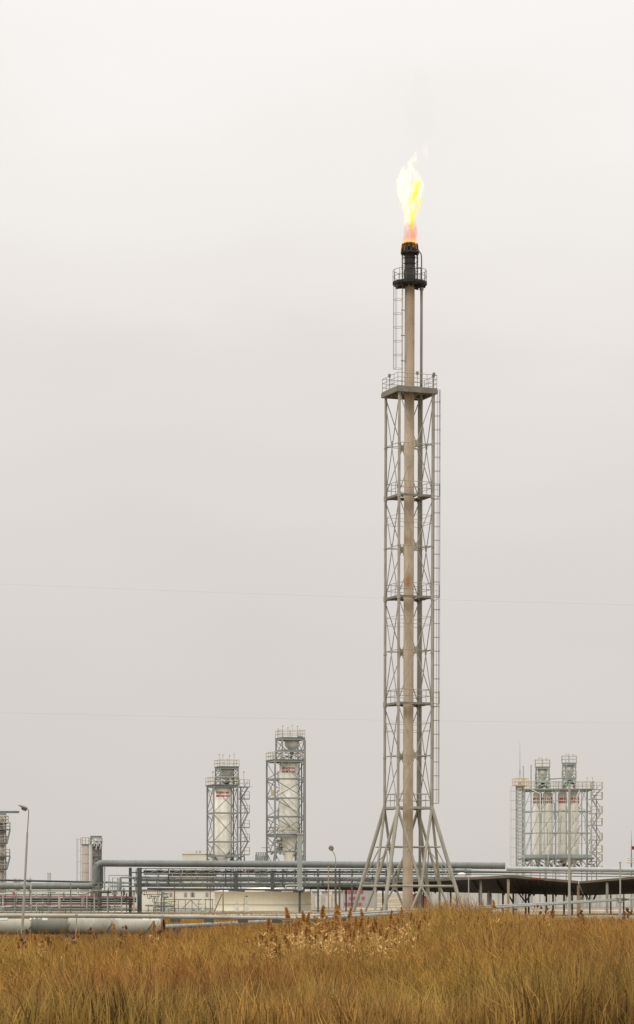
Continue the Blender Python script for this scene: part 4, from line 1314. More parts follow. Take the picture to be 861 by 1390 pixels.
m = MB(); q = P(334.8, 1217, 366); m.box(q.x - .12, q.x + .2, q.y - .1, q.y + .1, q.z - .06, q.z + .08); m.build('lamp_head', rack_dark, lp)

# white workshop left of the tank
q = P(250, 1212, 420)
wb = thing('workshop', (q.x, 420, 0), 'low white workshop with a row of small windows left of the cream tank', 'building')
x0, x1 = P(190, 1212, 420).x, P(316, 1212, 420).x
zt = zz(1209, 420)
m = MB(); m.box(x0, x1, 420, 430, 0, zt); m.build('wall', wall_white, wb)
m = MB(); m.box(x0 - .2, x1 + .2, 419.8, 430.2, zt + .003, zt + .18); m.build('roof', roof_grey, wb)
for px_ in (232, 252, 260.5, 262.5, 281):
    a = P(px_, 1214.6, 420); ww = pxm(1.9, 420)
    m = MB(); m.box(a.x - ww, a.x + ww, 419.93, 420.05, a.z - .32, a.z + .32); f_ = m.build('window', wall_grey, wb)
    m = MB(); m.box(a.x - ww + .05, a.x + ww - .05, 419.91, 419.925, a.z - .27, a.z + .27); m.build('pane', window_dark, f_)

# far pale building behind the bridge
x0, x1 = P(247.5, 1212, 520).x, P(288, 1212, 520).x
fb = thing('far_building', ((x0 + x1) / 2, 520, 0), 'pale boxy building far behind, left of the shorter silo, with two tiny vents', 'building')
zt = zz(1159.5, 520)
m = MB(); m.box(x0, x1, 520, 530, 0, zt); m.build('wall', far_wall, fb)
m = MB(); m.box(x0 - .15, x1 + .15, 519.8, 530.2, zt + .003, zt + .2)
m.rail([(x0, 520, zt + .2), (x1, 520, zt + .2)], .55, .04, 1.0, closed=False); m.build('roof', far_wall, fb)
for px_ in (267, 271.5):
    a = P(px_, 1155, 522); m = MB(); m.tube([(a.x, 522, zt), a], pxm(1.2, 522), 10); m.build('vent', roof_grey, fb)

# squat tank beside the taller silo
q = P(354.5, 1212, 436); q.z = 0
st = thing('storage_tank', q, 'small squat grey tank with a railed rim left of the taller silo', 'tank')
r_ = pxm(7.2, 436)
m = MB(); m.lathe(q, [(r_, 0), (r_, zz(1161.5, 436)), (r_ * .4, zz(1160.8, 436))], 28); m.build('shell', hopper_grey, st)
m = MB(); m.rail([q + Vector((r_ * .98 * math.cos(a), r_ * .98 * math.sin(a), zz(1161.5, 436))) for a in np.linspace(0, 2 * PI, 13)[:-1]], .45, .03, 3); m.build('railing', tower_dark, st)
m = MB()
for a in np.linspace(3.3, 6.1, 9): m.bar((q.x + (r_ + .05) * math.cos(a), q.y + (r_ + .05) * math.sin(a), 4), (q.x + (r_ + .05) * math.cos(a), q.y + (r_ + .05) * math.sin(a), zz(1161, 436)), .06, .06)
m.build('stiffener', tower_dark, st)

# twin-pronged chimney, far left
q = P(66.8, 1212, 420); q.z = 0
ch = thing('chimney', q, 'short pale chimney with a pronged top above the left pipes', 'chimney')
m = MB(); m.lathe(q, [(pxm(2.5, 420), 0), (pxm(2.5, 420), zz(1187.5, 420)), (pxm(2.0, 420), zz(1187.4, 420))], 16); m.build('shaft', duct_green, ch)
m = MB()
for s in (-1, 0, 1): m.tube([(q.x + s * pxm(1.7, 420), q.y, zz(1188, 420)), (q.x + s * pxm(1.9, 420), q.y, zz(1185, 420))], .05, 6)
m.build('prong', tower_dark, ch)

# red and white panelled building behind the flare base
x0, x1 = P(466, 1212, 470).x, P(512, 1212, 470).x
rb = thing('panel_building', ((x0 + x1) / 2, 470, 0), 'grey panelled building with three rows of red panels left of the flare stack base', 'building')
zt = zz(1206, 470)
m = MB(); m.box(x0, x1, 470, 482, 0, zt); m.build('wall', wall_grey, rb)
m = MB(); m.box(x0 - .2, x1 + .2, 469.7, 482.3, zt + .003, zt + .2); m.build('roof', roof_grey, rb)
rr = random.Random(3)
for row, py in enumerate((1211.2, 1219.6, 1227.6)):
    px_ = 467.5 + (row % 2) * 2
    while px_ < 492:
        a = P(px_, py, 470); ww = pxm(3.1, 470)
        if rr.random() < .93:
            ww = pxm(3.9, 470); m = MB(); m.box(a.x, a.x + ww, 469.93, 470.02, a.z - pxm(2.2, 470), a.z + pxm(2.2, 470)); m.build('red_panel', panel_red, rb)
        px_ += 4.9 if rr.random() < .7 else 7
# dull red shed behind the flare
x0, x1 = P(548, 1212, 440).x, P(584, 1212, 440).x
sh = thing('shed', ((x0 + x1) / 2, 440, 0), 'small dull red shed with a pale gable roof seen through the flare legs', 'shed')
brick_red = mat('brick_red', (136, 84, 76), 0.8, 0.15, 1.0, grime=.2)
ze, zp = zz(1219, 440), zz(1212.5, 440)
xm = (x0 + x1) / 2
m = MB(); m.add([(x0, 440, 0), (x1, 440, 0), (x1, 440, ze), (xm, 440, zp), (x0, 440, ze), (x0, 446, 0), (x1, 446, 0), (x1, 446, ze), (xm, 446, zp), (x0, 446, ze)],
                [(0, 1, 2, 3, 4), (9, 8, 7, 6, 5), (0, 5, 6, 1), (1, 6, 7, 2), (0, 4, 9, 5)]); m.build('wall', brick_red, sh)
m = MB()
for sx, xe in ((-1, x0 - .25), (1, x1 + .25)):
    m.bar((xe, 443, ze - .04), (xm, 443, zp + .1), 6.6, .1)
m.build('roof', wall_pale, sh)
m = MB(); m.box(xm - .5, xm + .5, 439.95, 439.99, 0, 1.1); m.build('door', rack_dark, sh)

# long pale perimeter walls
for (a_, b_2, lab) in ((-120, 205, 'long pale concrete wall behind the left pipes'), (585, 1010, 'long pale concrete wall under the canopy at the right')):
    x0, x1 = P(a_, 1212, 490).x, P(b_2, 1212, 490).x
    pw = thing('perimeter_wall', ((x0 + x1) / 2, 490, 0), lab, 'wall', 'perimeter walls')
    zt = zz(1209.5, 490)
    m = MB(); m.box(x0, x1, 490, 490.3, 0, zt)
    m.build('panel_wall', wall_pale, pw)
    m = MB()
    for x in np.arange(x0, x1, 3.0): m.box(x - .1, x + .1, 489.88, 489.998, 0, zt + .05)
    m.build('pier', wall_grey, pw)
    m = MB(); m.box(x0, x1, 489.9, 490.4, zt + .003, zt + .12); m.build('coping', wall_grey, pw)

# grey sheds between tank and red-panel building
x0, x1 = P(424, 1212, 455).x, P(466, 1212, 455).x
gs = thing('equipment_cabin', ((x0 + x1) / 2, 455, 0), 'grey equipment cabin with pale doors between the cream tank and the red panels', 'cabin')
m = MB(); zt = zz(1211, 455); m.box(x0, x1 - .05, 455, 461, 0, zt); m.build('wall', wall_pale, gs)
m = MB(); m.box(x0 - .1, x1 - .02, 454.8, 461.2, zt + .003, zt + .15); m.build('roof', roof_grey, gs)
for k, px_ in enumerate((432, 446, 456)):
    a = P(px_, 1226, 455); m = MB(); m.box(a.x - .5, a.x + .5, 454.94, 455.01, .05, 1.95); m.build('door', wall_white, gs)
m = MB()
for px_ in (434, 448): 
    a = P(px_, 1212.5, 454); m.box(a.x - .35, a.x + .35, 453.95, 454.02, a.z - .35, a.z + .25)
m.build('notice_board', wall_white, gs)

# steel skid with truss in front of the workshop
sk = thing('pump_skid', (P(250, 1212, 372).x, 372, 0), 'grey steel truss skid with pumps and small pipes in front of the white workshop', 'pump skid')
m = MB(); m.bar(P(222, 1221.4, 370), P(290, 1221.4, 370), .14, .14); m.bar(P(222, 1233.5, 370), P(290, 1233.5, 370), .1, .1); m.build('rail_beam', rack_steel, sk)
for px_ in np.arange(224, 292, 9.2):
    m = MB(); m.bar(P(px_, 1242, 370), P(px_, 1221.4, 370), .1, .1); m.build('upright', rack_steel if random.random() < .7 else tan_post, sk)
for a_, b_2 in ((246, 259), (259, 246 + 26)):
    m = MB(); m.tube([P(a_, 1235, 369.9), P(b_2, 1222, 369.9)] if a_ == 246 else [P(a_, 1222, 369.9), P(b_2, 1235, 369.9)], .06, 5); m.build('brace', tan_post, sk)
rr = random.Random(5)
for k in range(16):
    px_ = rr.uniform(204, 286); py = rr.uniform(1226, 1239); ln = rr.uniform(4, 14); Y_ = rr.uniform(371, 378)
    m = MB(); m.tube([P(px_, py, Y_), P(px_ + ln, py, Y_), P(px_ + ln, min(1243, py + rr.uniform(3, 8)), Y_)], rr.uniform(.06, .15), 7)
    m.build('pipe', rr.choice([pipe_silver, pipe_grey, rack_steel, pipe_white]), sk)
for k in range(4):
    q = P(228 + k * 14, 1238.5, 374)
    m = MB(); m.tube([q - Vector((.6, 0, 0)), q + Vector((.5, 0, 0))], .34, 14); m.tube([q + Vector((.5, 0, 0)), q + Vector((.9, 0, 0))], .2, 12); m.build('pump', rack_steel, sk)
# manifold of pipes right of thick posts
mf = thing('valve_manifold', (P(206, 1212, 360).x, 360, 0), 'tangle of pale valve pipes right of the thick dark posts', 'manifold')
rr = random.Random(12)
for k in range(26):
    px_ = rr.uniform(195, 230); py = rr.uniform(1207, 1236); Y_ = rr.uniform(356, 364)
    kind = rr.random()
    m = MB()
    if kind < .5:
        m.tube([P(px_, 1242, Y_), P(px_, py, Y_), P(px_ + rr.uniform(4, 12), py, Y_)], rr.uniform(.05, .12), 7)
    else:
        m.tube([P(px_ - 4, py, Y_), P(px_ + rr.uniform(6, 20), py, Y_)], rr.uniform(.05, .14), 7)
    m.build('pipe', rr.choice([tan_pipe, pipe_silver, pipe_grey, pipe_white, rack_steel]), mf)
for k in range(5):
    q = P(196 + k * 7, 1212 + 5 * (k % 3), 355)
    m = MB(); m.ring(q, .3, .04, 16, 5, axis='y'); m.tube([q - Vector((0, 0, .3)), q + Vector((0, 0, .3))], .03, 5); m.build('hand_wheel', rack_dark, mf)

# single posts and braces
GPst = 'plain steel posts'


def post(label, px, y0, y1, Y, wpx, material, cap=None, name='steel_post', lean=0.0, group=GPst):
    a, b = P(px, y0, Y), P(px + lean, y1, Y); a.z = max(0.0, a.z)
    t = thing(name, at(a, 0), label, 'post', group)
    m = MB(); m.tube([at(a, 0), b], [pxm(wpx, Y) / 2, pxm(wpx, Y) / 2 * .9], 10); m.build('shaft', material, t)
    m = MB(); m.box(a.x - pxm(wpx, Y), a.x + pxm(wpx, Y), Y - .3, Y + .3, 0, .12); m.build('foot', concrete, t)
    if cap: 
        m = MB(); m.bar(b - Vector((pxm(cap, Y) / 2, 0, 0)), b + Vector((pxm(cap, Y) / 2, 0, 0)), .1, .1); m.build('crossbar', material, t)
    return t


post('thin tan post rising from the skid to the pipe bridge left of the tank', 237, 1245, 1190, 352, 1.8, tan_post)
post('thin pale post in front of the white workshop', 275.8, 1245, 1220, 366, 2.2, wall_white)
post('reddish thin post just left of the braced tan post', 285.5, 1245, 1194, 351, 1.2, tan_post)
pb = post('tan post with a slanting prop at the left end of the tank', 303, 1245, 1208, 355, 1.8, tan_post)
m = MB(); m.tube([P(290, 1240, 355), P(301.5, 1213.5, 355)], .085, 7); m.build('prop', tan_post, pb)
post('thin rusty post left of the round-headed lamp', 446, 1255, 1176, 242, 1.8, tan_post)
post('tall grey lightning pole in front of the four silos', 773.2, 1256, 1066, 240, 3.4, post_grey)
post('grey post with a short crossbar at the far right', 842.3, 1254, 1171, 245, 2.3, post_grey, cap=3.4)
post('thin light pole under the canopy, right of the flare stack', 636.5, 1246, 1190, 282, 1.5, post_grey)

# mast with small red flag at the right edge
fm = thing('flag_mast', P(857.5, 1184, 400), 'thin mast with a railed ring platform and a dark red flag at the right edge', 'mast')
q = P(857.5, 1212, 400); q.z = 0
m = MB(); m.tube([q, at(q, zz(1160, 400)), at(q, zz(1143, 400)), at(q, zz(1128, 400))], [.16, .10, .05, .02], 8); m.build('pole', tower_steel, fm)
for py in (1165.5, 1168, 1171):
    m = MB(); m.ring(at(q, zz(py, 400)), pxm(6, 400), .03, 16, 5)
    if py == 1171: m.lathe(at(q, zz(py, 400)), [(.1, -.1), (pxm(6.2, 400), -.1), (pxm(6.2, 400), 0), (.1, 0)], 16)
    m.build('platform_ring', far_rail, fm)
m = MB()
for i in range(7):
    pass
vs = []; fs = []
for i in range(7):
    for j in range(4):
        vs.append((q.x + .05 + i * .14, q.y + .1 * math.sin(i * 1.3), zz(1148.5, 400) - j * .17 - i * .04 + .03 * math.sin(i)))
for i in range(6):
    for j in range(3):
        a = i * 4 + j; fs.append((a, a + 1, a + 5, a + 4))
m.add(vs, fs, True); m.build('flag', flag_red, fm)

# ------------------------------------------------------------------ canopies
cy = thing('canopy', (P(690, 1212, 292).x, 292, 0), 'long dark open canopy with a rusty edge just right of the flare stack', 'canopy')


def slab(name, front, back, material, parent, th=.16):
    """front/back: (px,py,Y) pairs left to right; slab hanging under that sheet"""
    a, b = [P(*q) for q in front]; d, c = [P(*q) for q in back]
    dn = Vector((0, 0, -th))
    m = MB(); vs = [a, b, c, d, a + dn, b + dn, c + dn, d + dn]
    m.add(vs, [(0, 1, 2, 3), (7, 6, 5, 4), (0, 4, 5, 1), (1, 5, 6, 2), (2, 6, 7, 3), (3, 7, 4, 0)])
    return m.build(name, material, parent)


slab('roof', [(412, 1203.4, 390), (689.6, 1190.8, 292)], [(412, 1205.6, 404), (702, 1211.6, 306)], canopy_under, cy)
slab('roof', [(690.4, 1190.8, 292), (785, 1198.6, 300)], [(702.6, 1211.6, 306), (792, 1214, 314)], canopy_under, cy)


def edge(px0, py0, Y0, px1, py1, Y1, th, material, parent):
    a, b = P(px0, py0, Y0), P(px1, py1, Y1)
    m = MB(); m.bar(a - Vector((0, .06, 0)), b - Vector((0, .06, 0)), .08, pxm(th, Y0)); return m.build('fascia', material, parent)


edge(412, 1203.2, 390, 689.5, 1190, 292, 2.6, canopy_edge, cy)
e1 = edge(690.3, 1189.7, 292, 721, 1192.2, 294.6, 3.4, canopy_edge, cy)
e2 = edge(721.4, 1192.3, 294.6, 738, 1193.6, 296, 2.6, canopy_red, cy); e2['label'] = 'red rusted fascia'
e3 = edge(738.4, 1193.7, 296, 785, 1197.6, 300, 3.4, canopy_edge, cy)
for k, (px_, wpx, Y_, y1) in enumerate([(620.5, 3.4, 318, 1194), (653, 2.8, 304, 1192), (690.3, 3.2, 292.5, 1191), (785, 3.2, 300.5, 1199), (612, 2.4, 330, 1200), (575, 2.2, 338, 1200), (520, 2.2, 355, 1202), (470, 2.0, 372, 1203)]):
    a = P(px_, y1, Y_); m = MB(); m.bar(at(a, 0), a + Vector((0, 0, -.05)), pxm(wpx, Y_), pxm(wpx, Y_)); m.build('post', post_grey if k in (0, 1) else tan_post if k in (2, 3) else brown_post, cy)
for px_ in (651, 683, 697, 714, 718, 742, 751, 766, 777):
    a = P(px_, 1209.5, 306); m = MB(); m.bar(at(a, 0), a + Vector((0, 0, .2)), pxm(2.4, 306), pxm(2.4, 306)); m.build('rear_post', brown_post, cy)
for a_, b_2 in ((689, 697), (704, 713), (722, 714)):
    m = MB(); m.bar(P(a_, 1212, 305.4), P(b_2, 1226, 305.4) if b_2 == 697 else P(b_2, 1224, 305.4), .16, .16); m.build('knee_brace', rack_dark, cy)
for k in range(11):
    t = (k + .5) / 11
    a = P(412, 1203.6, 390).lerp(P(690, 1191.2, 292), t); b = P(412, 1205.8, 404).lerp(P(702, 1212, 306), t)
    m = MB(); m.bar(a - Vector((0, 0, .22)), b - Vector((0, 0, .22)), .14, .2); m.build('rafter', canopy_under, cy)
for k in range(6):
    t = (k + .5) / 6
    a = P(690.4, 1191.2, 292).lerp(P(785, 1199, 300), t); b = P(702.6, 1212, 306).lerp(P(792, 1214.4, 314), t)
    m = MB(); m.bar(a - Vector((0, 0, .22)), b - Vector((0, 0, .22)), .14, .2); m.build('rafter', canopy_under, cy)
# concrete drum-like plinth under it
for px_, lab in ((664.5, 'grey upright drum under the canopy right of the flare'),):
    q = P(px_, 1212, 312); q.z = 0
    t = thing('storage_drum', q, lab, 'drum')
    m = MB(); m.lathe(q, [(pxm(3.4, 312), 0), (pxm(3.4, 312), 2.3), (pxm(2.4, 312), 2.5)], 20); m.build('shell', wall_grey, t)
    m = MB(); m.tube([at(q, 2.45), at(q, 3.0)], .08, 8); m.build('vent', rack_steel, t)

c2 = thing('canopy', (P(830, 1212, 318).x, 318, 0), 'second canopy roof at the far right with a pale sloping edge', 'canopy')
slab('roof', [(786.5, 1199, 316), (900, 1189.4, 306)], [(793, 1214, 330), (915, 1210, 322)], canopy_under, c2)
a = edge(786.5, 1198, 316, 900, 1188.4, 306, 3.0, canopy_edge, c2)
for px_, wpx, Y_, y1 in ((824.5, 3.2, 313, 1197), (787.5, 2.4, 316.5, 1200), (870, 3, 309, 1193)):
    a = P(px_, y1, Y_); m = MB(); m.bar(at(a, 0), a, pxm(wpx, Y_), pxm(wpx, Y_)); m.build('post', tan_post if px_ < 800 else post_grey, c2)
for px_ in (801, 829.5, 847):
    a = P(px_, 1210, 328); m = MB(); m.bar(at(a, 0), a + Vector((0, 0, .2)), pxm(2.0, 328), pxm(2.0, 328)); m.build('rear_post', brown_post, c2)
for dx in (-6, -3, 3, 6):
    m = MB(); m.bar(P(794, 1211, 327), P(794 + dx, 1222, 327), .12, .12); m.build('knee_brace', rack_dark, c2)
m = MB(); m.bar(P(805, 1224, 327), P(810.5, 1211, 327), .2, .2); m.build('knee_brace', rack_dark, c2)

# ------------------------------------------------------------------ fence line, near pipes
fn = thing('rail_fence', (P(200, 1212, 330).x, 330, 0), 'low dark rail fence running level before the tank and racks', 'fence')
m = MB(); m.bar(P(-30, 1239.2, 326), P(470, 1241.8, 326), .06, .13); m.build('rail', pipe_dark, fn)
for px_ in np.arange(-26, 470, 13.6):
    m = MB(); py = 1239.2 + 2.6 * (px_ + 30) / 500
    m.tube([P(px_, 1242 + py * 0, 326), P(px_, py - 3.6, 326)], .028, 5); m.build('fence_post', rack_steel, fn)
m = MB(); m.tube([P(-30, 1236.3, 326), P(470, 1238.6, 326)], .016, 4); m.build('wire', rack_steel, fn)

GN = 'pipes low over the reeds'
npipe = pipe('slim whitish pipe running level just above the big foreground pipe', [(-40, 1242.7, 112), (150, 1243.4, 113), (300, 1245.6, 118), (440, 1247.2, 124)], 5.6, pipe_white, name='ground_pipe', bands=6, group=GN, n=16)
m = MB()
for px_ in np.arange(8, 430, 46):
    t = (px_ + 40) / 480; q = P(px_, 1246 + 2.5 * t, 112.5 + 11 * t)
    m.box(q.x - .22, q.x + .22, q.y - .1, q.y + .1, q.z - .16, q.z - .0)
m.build('saddle', rack_dark, npipe)
# big pipe
def bigpart(x0, x1, mat_, parent=None, r=.31, drop=0):
    m = MB(); a, b = P(x0, 1257.2, 107), P(x1, 1258.4, 107)
    n_ = max(2, int((b - a).length / .5))
    m.tube([a.lerp(b, i / n_) for i in range(n_ + 1)], r, 28)
    return m


bgp = thing('ground_pipe', P(90, 1257, 107), 'big weathered whitish pipe low in the left foreground with a darker middle section', 'pipe', GN)
bigpart(-60, 43, bigpipe).build('pipe_section', bigpipe, bgp)
o = bigpart(43, 93, bigpipe_dark, r=.312).build('pipe_section', bigpipe_dark, bgp); o['label'] = 'darker grey section'
bigpart(93, 219, bigpipe).build('pipe_section', bigpipe, bgp)
for x in (43, 93, 150, 205):
    bigpart(x - .9, x + .9, bigpipe, r=.327).build('joint_band', bigpipe_dark, bgp)
m = MB()
a = P(219, 1258.4, 107)
m.tube([a, a + Vector((.07, 0, 0))], [.345, .345], 28); m.tube([a + Vector((.07, 0, 0)), a + Vector((.12, .02, 0))], [.30, .12], 20); m.build('end_flange', rust_mat, bgp)
# broken pale strips along the top of the big pipe
m = MB()
pr = random.Random(4)
xs_ = np.linspace(-60, 218, 150)
for i in range(149):
    hgt = .008 + .006 * math.sin(i * .7) + .006 * math.sin(i * 1.9)
    if math.sin(i * .23) + .6 * math.sin(i * .61) < .30: continue
    a, b = P(xs_[i], 1257.2 + 1.2 * (xs_[i] + 60) / 280, 107), P(xs_[i + 1], 1257.2 + 1.2 * (xs_[i + 1] + 60) / 280, 107)
    sec = []
    for q in (a, b):
        for an in np.linspace(PI * .28, PI * .72, 6):
            sec.append(q + Vector((0, math.cos(an) * .315, math.sin(an) * .315)) + Vector((0, 0, hgt * math.sin((an - PI * .28) / (PI * .44) * PI))))
    m.add(sec, [(k, k + 1, k + 7, k + 6) for k in range(5)], True)
m.build('pale_top_strips', mat('dull_pale', (178, 177, 168), 0.8, 0.12, 2.0), bgp)

# receding grey pipe pair
rp1 = pipe('long grey pipe receding from the end of the big pipe toward the far right', [(214, 1259, 108.5), (330, 1253.2, 128), (602, 1236.6, 181), (760, 1227, 245), (900, 1218.6, 390)], 6.4, pipe_grey, name='ground_pipe', bands=9, group=GN, n=16)
rp2 = pipe('thin bright pipe lying along the receding grey pipe on the right', [(420, 1243.5, 146), (602, 1233, 185), (760, 1225, 250), (900, 1216.4, 395)], 2.6, pipe_bright, name='ground_pipe', bands=9, group=GN)
# concrete stands
GS = 'stands under the low pipes'


def stand(px, Y, ztop, label, wd=.42, mat_=concrete, name='pipe_stand'):
    q = P(px, 1212, Y); q.z = 0
    t = thing(name, q, label, 'pipe stand', GS)
    m = MB(); m.prism([(q.x - wd / 2, Y - wd / 2), (q.x + wd / 2, Y - wd / 2), (q.x + wd / 2, Y + wd / 2), (q.x - wd / 2, Y + wd / 2)], 0, ztop - .14); m.build('pillar', mat_, t)
    m = MB(); m.box(q.x - wd * .8, q.x + wd * .8, Y - wd * .6, Y + wd * .6, ztop - .137, ztop - .02); m.build('saddle', rack_dark, t)


stand(97, 107, .93, 'pale concrete block stand under the big foreground pipe', .42)
stand(240, 112, 1.08, 'short dark stand nearest the end of the big pipe', .2, rack_dark)
stand(330, 128, 1.04, 'thin dark leg under the receding pipe below the cream tank', .16, rack_dark)
stand(397, 139, 1.06, 'thick dark stand under the receding pipe amid tall reeds', .34, rack_dark)
stand(466, 152, 1.12, 'dark stand under the receding pipe left of the flare base', .22, rack_dark)
stand(700, 214, 1.3, 'thin stand under the receding pipe below the rusty canopy corner', .2, post_grey)
stand(842, 300, 1.55, 'pale stand under the receding pipe at the far right', .3, post_pale)
# thin grey post before the big pipe
t_ = thing('marker_post', at(P(103, 1212, 104), 0), 'thin grey post standing in front of the big foreground pipe', 'post')
m = MB(); m.tube([at(P(103.5, 1212, 104), 0), P(103.8, 1243.5, 104)], .028, 7); m.build('shaft', post_grey, t_)
m = MB(); q = P(103.8, 1243.5, 104); m.box(q.x - .05, q.x + .05, q.y - .02, q.y + .02, q.z - .02, q.z + .06); m.build('cap', rack_steel, t_)

# ------------------------------------------------------------------ street lamps
l1 = thing('street_lamp', at(P(28.2, 1300, 104), 0), 'tall grey street lamp with a flat tilted head at the left', 'street lamp', 'street lamps')
m = MB(); m.tube([at(P(28, 1300, 104), 0), P(33, 1213, 104), P(37.1, 1130, 104)], [.055, .046, .038], 12); m.build('pole', post_pale if False else post_grey, l1)
m = MB(); m.tube([P(37.1, 1131, 104), P(38.9, 1103, 104), P(38.9, 1100.6, 104), P(38.0, 1099.2, 104), P(35.5, 1097.8, 104)], .02, 8); m.build('arm', lamp_metal, l1)
m = MB()
a, b = P(37.2, 1097.4, 104), P(24.6, 1093.0, 104)
# flattened tapering lamp body
st_ = [(0, .03, .03), (.1, .07, .05), (.3, .10, .06), (.62, .12, .055), (.8, .09, .035), (1.0, .05, .012)]
vs = []; n = 10
for (t, wy, hz_) in st_:
    q = a.lerp(b, t)
    for j in range(n):
        an = 2 * PI * j / n
        vs.append(q + Vector((0, math.cos(an) * wy, math.sin(an) * hz_)))
fs = []
for i in range(len(st_) - 1):
    for j in range(n):
        fs.append((i * n + j, i * n + (j + 1) % n, (i + 1) * n + (j + 1) % n, (i + 1) * n + j))
fs += [tuple(reversed(range(n))), tuple(range((len(st_) - 1) * n, len(st_) * n))]
m.add(vs, fs, True); hd = m.build('lamp_head', lamp_metal, l1)
m = MB(); q0, q1 = a.lerp(b, .1) - Vector((0, 0, .05)), a.lerp(b, .62) - Vector((0, 0, .05))
m.tube([q0, q0.lerp(q1, .2) - Vector((0, 0, .035)), q0.lerp(q1, .8) - Vector((0, 0, .035)), q1], [.03, .05, .05, .03], 8); m.build('glass', lamp_brown, hd)

l2 = thing('street_lamp', at(P(456, 1253, 230), 0), 'brown lamp post with a round head bent to the left beside the tank', 'street lamp', 'street lamps')
m = MB(); m.tube([at(P(456, 1250, 230), 0), P(455.6, 1180, 230)], [.10, .085], 10); m.build('pole', brown_post, l2)
m = MB(); m.tube([P(455.6, 1181, 230), P(455.8, 1166, 230), P(454.8, 1161.5, 230), P(451.6, 1155, 230)], .032, 7); m.build('arm', lamp_metal, l2)
m = MB(); q = P(449.6, 1151.3, 230); R = pxm(3.5, 230)
ax = (P(449.2, 1150, 230) - P(451.6, 1155, 230)).normalized()
ps = [q - ax * R * 1.15, q - ax * R * .8, q - ax * R * .2, q + ax * R * .4, q + ax * R * .8, q + ax * R]
m.tube(ps, [R * .3, R * .75, R * 1.0, R * .92, R * .6, R * .2], 16); hd = m.build('lamp_head', lamp_brown, l2)
m = MB(); m.lathe((0, 0, 0), [(R * .05, -R * .1), (R * .55, 0), (R * .6, R * .06)], 14)
m2 = MB(); 
for v in m.v: pass
rot = Vector((0, -.75, -.66)).to_track_quat('Z', 'Y').to_matrix()
m2.add([q + rot @ (Vector(v) + Vector((0, 0, R * .9))) for v in m.v], m.f, True); m2.build('glass', lamp_glass, hd)

# ------------------------------------------------------------------ far bare trees over the left pipes
bark = mat('far_bark', (164, 158, 142), 0.9, 0.08, 1.0)  # pale bark, the haze over the far trees is painted in


def bare_tree(px, py_top, wpx, Y, label, seed):
    rr = random.Random(seed)
    q = P(px, 1212, Y); q.z = 0
    H = zz(py_top, Y); t = thing('bare_tree', q, label, 'tree', 'hazy bare trees')
    m = MB(); m.tube([q, at(q, H * .55), at(q, H * .8)], [.16, .11, .05], 7); m.build('trunk', bark, t)
    m = MB()
    for k in range(90):
        z0 = H * rr.uniform(.45, .75); a = rr.uniform(0, 2 * PI); ln = pxm(wpx, Y) / 2 * rr.uniform(.4, 1)
        e = Vector((q.x + math.cos(a) * ln, q.y + math.sin(a) * ln, min(H, z0 + H * rr.uniform(.08, .3) * (1.1 - ln / (pxm(wpx, Y) / 2) * .6))))
        md = at(q, z0).lerp(e, .5) + Vector((0, 0, .15))
        m.tube([at(q, z0), md, e], [.04, .025, .012], 4, caps=False)
        for s in range(3):
            d = Vector((rr.uniform(-1, 1), rr.uniform(-1, 1), rr.uniform(-.2, 1))) * .45
            m.tube([md.lerp(e, rr.random()), e + d], .014, 3, caps=False)
    m.build('crown', bark, t)


bare_tree(24, 1190, 13, 520, 'hazy bare tree behind the left pipes, left of the lamp pole', 1)
bare_tree(39.5, 1190.5, 10, 520, 'hazy bare tree behind the left pipes, right of the lamp pole', 2)


# ------------------------------------------------------------------ vegetation
def veg_mat(name, dark, light):
    m = bpy.data.materials.new(name); m.use_nodes = True
    nt = m.node_tree; N, L = nt.nodes, nt.links
    b = N['Principled BSDF']; b.inputs['Roughness'].default_value = .8; b.inputs['Specular IOR Level'].default_value = .15
    at_ = N.new('ShaderNodeAttribute'); at_.attribute_name = 'tint'
    cr = N.new('ShaderNodeValToRGB')
    cr.color_ramp.elements[0].color = lin(dark); cr.color_ramp.elements[1].color = lin(light)
    L.new(at_.outputs['Fac'], cr.inputs[0])
    tc = N.new('ShaderNodeTexCoord'); n = N.new('ShaderNodeTexNoise'); n.inputs['Scale'].default_value = .35; n.inputs['Detail'].default_value = 4
    L.new(tc.outputs['Object'], n.inputs['Vector'])
    mr = N.new('ShaderNodeMapRange'); mr.inputs[1].default_value = .3; mr.inputs[2].default_value = .7; mr.inputs[3].default_value = .66; mr.inputs[4].default_value = 1.22
    L.new(n.outputs['Fac'], mr.inputs[0])
    hv = N.new('ShaderNodeHueSaturation'); L.new(mr.outputs[0], hv.inputs['Value']); L.new(cr.outputs[0], hv.inputs['Color'])
    n3 = N.new('ShaderNodeTexNoise'); n3.inputs['Scale'].default_value = .16; n3.inputs['Detail'].default_value = 3
    L.new(tc.outputs['Object'], n3.inputs['Vector'])
    m3 = N.new('ShaderNodeMapRange'); m3.inputs[1].default_value = .35; m3.inputs[2].default_value = .65; m3.inputs[3].default_value = .488; m3.inputs[4].default_value = .514; hv.inputs['Saturation'].default_value = 1.04
    L.new(n3.outputs['Fac'], m3.inputs[0]); L.new(m3.outputs[0], hv.inputs['Hue'])
    L.new(hv.outputs[0], b.inputs['Base Color'])
    tr = N.new('ShaderNodeBsdfTranslucent'); L.new(hv.outputs[0], tr.inputs[0])
    ms = N.new('ShaderNodeMixShader'); ms.inputs[0].default_value = .35
    L.new(b.outputs[0], ms.inputs[1]); L.new(tr.outputs[0], ms.inputs[2])
    L.new(ms.outputs[0], N['Material Output'].inputs[0])
    return m


dry_grass = veg_mat('dry_grass', (84, 63, 34), (208, 168, 102))
dry_twig = veg_mat('dry_twig', (86, 60, 32), (202, 156, 88))


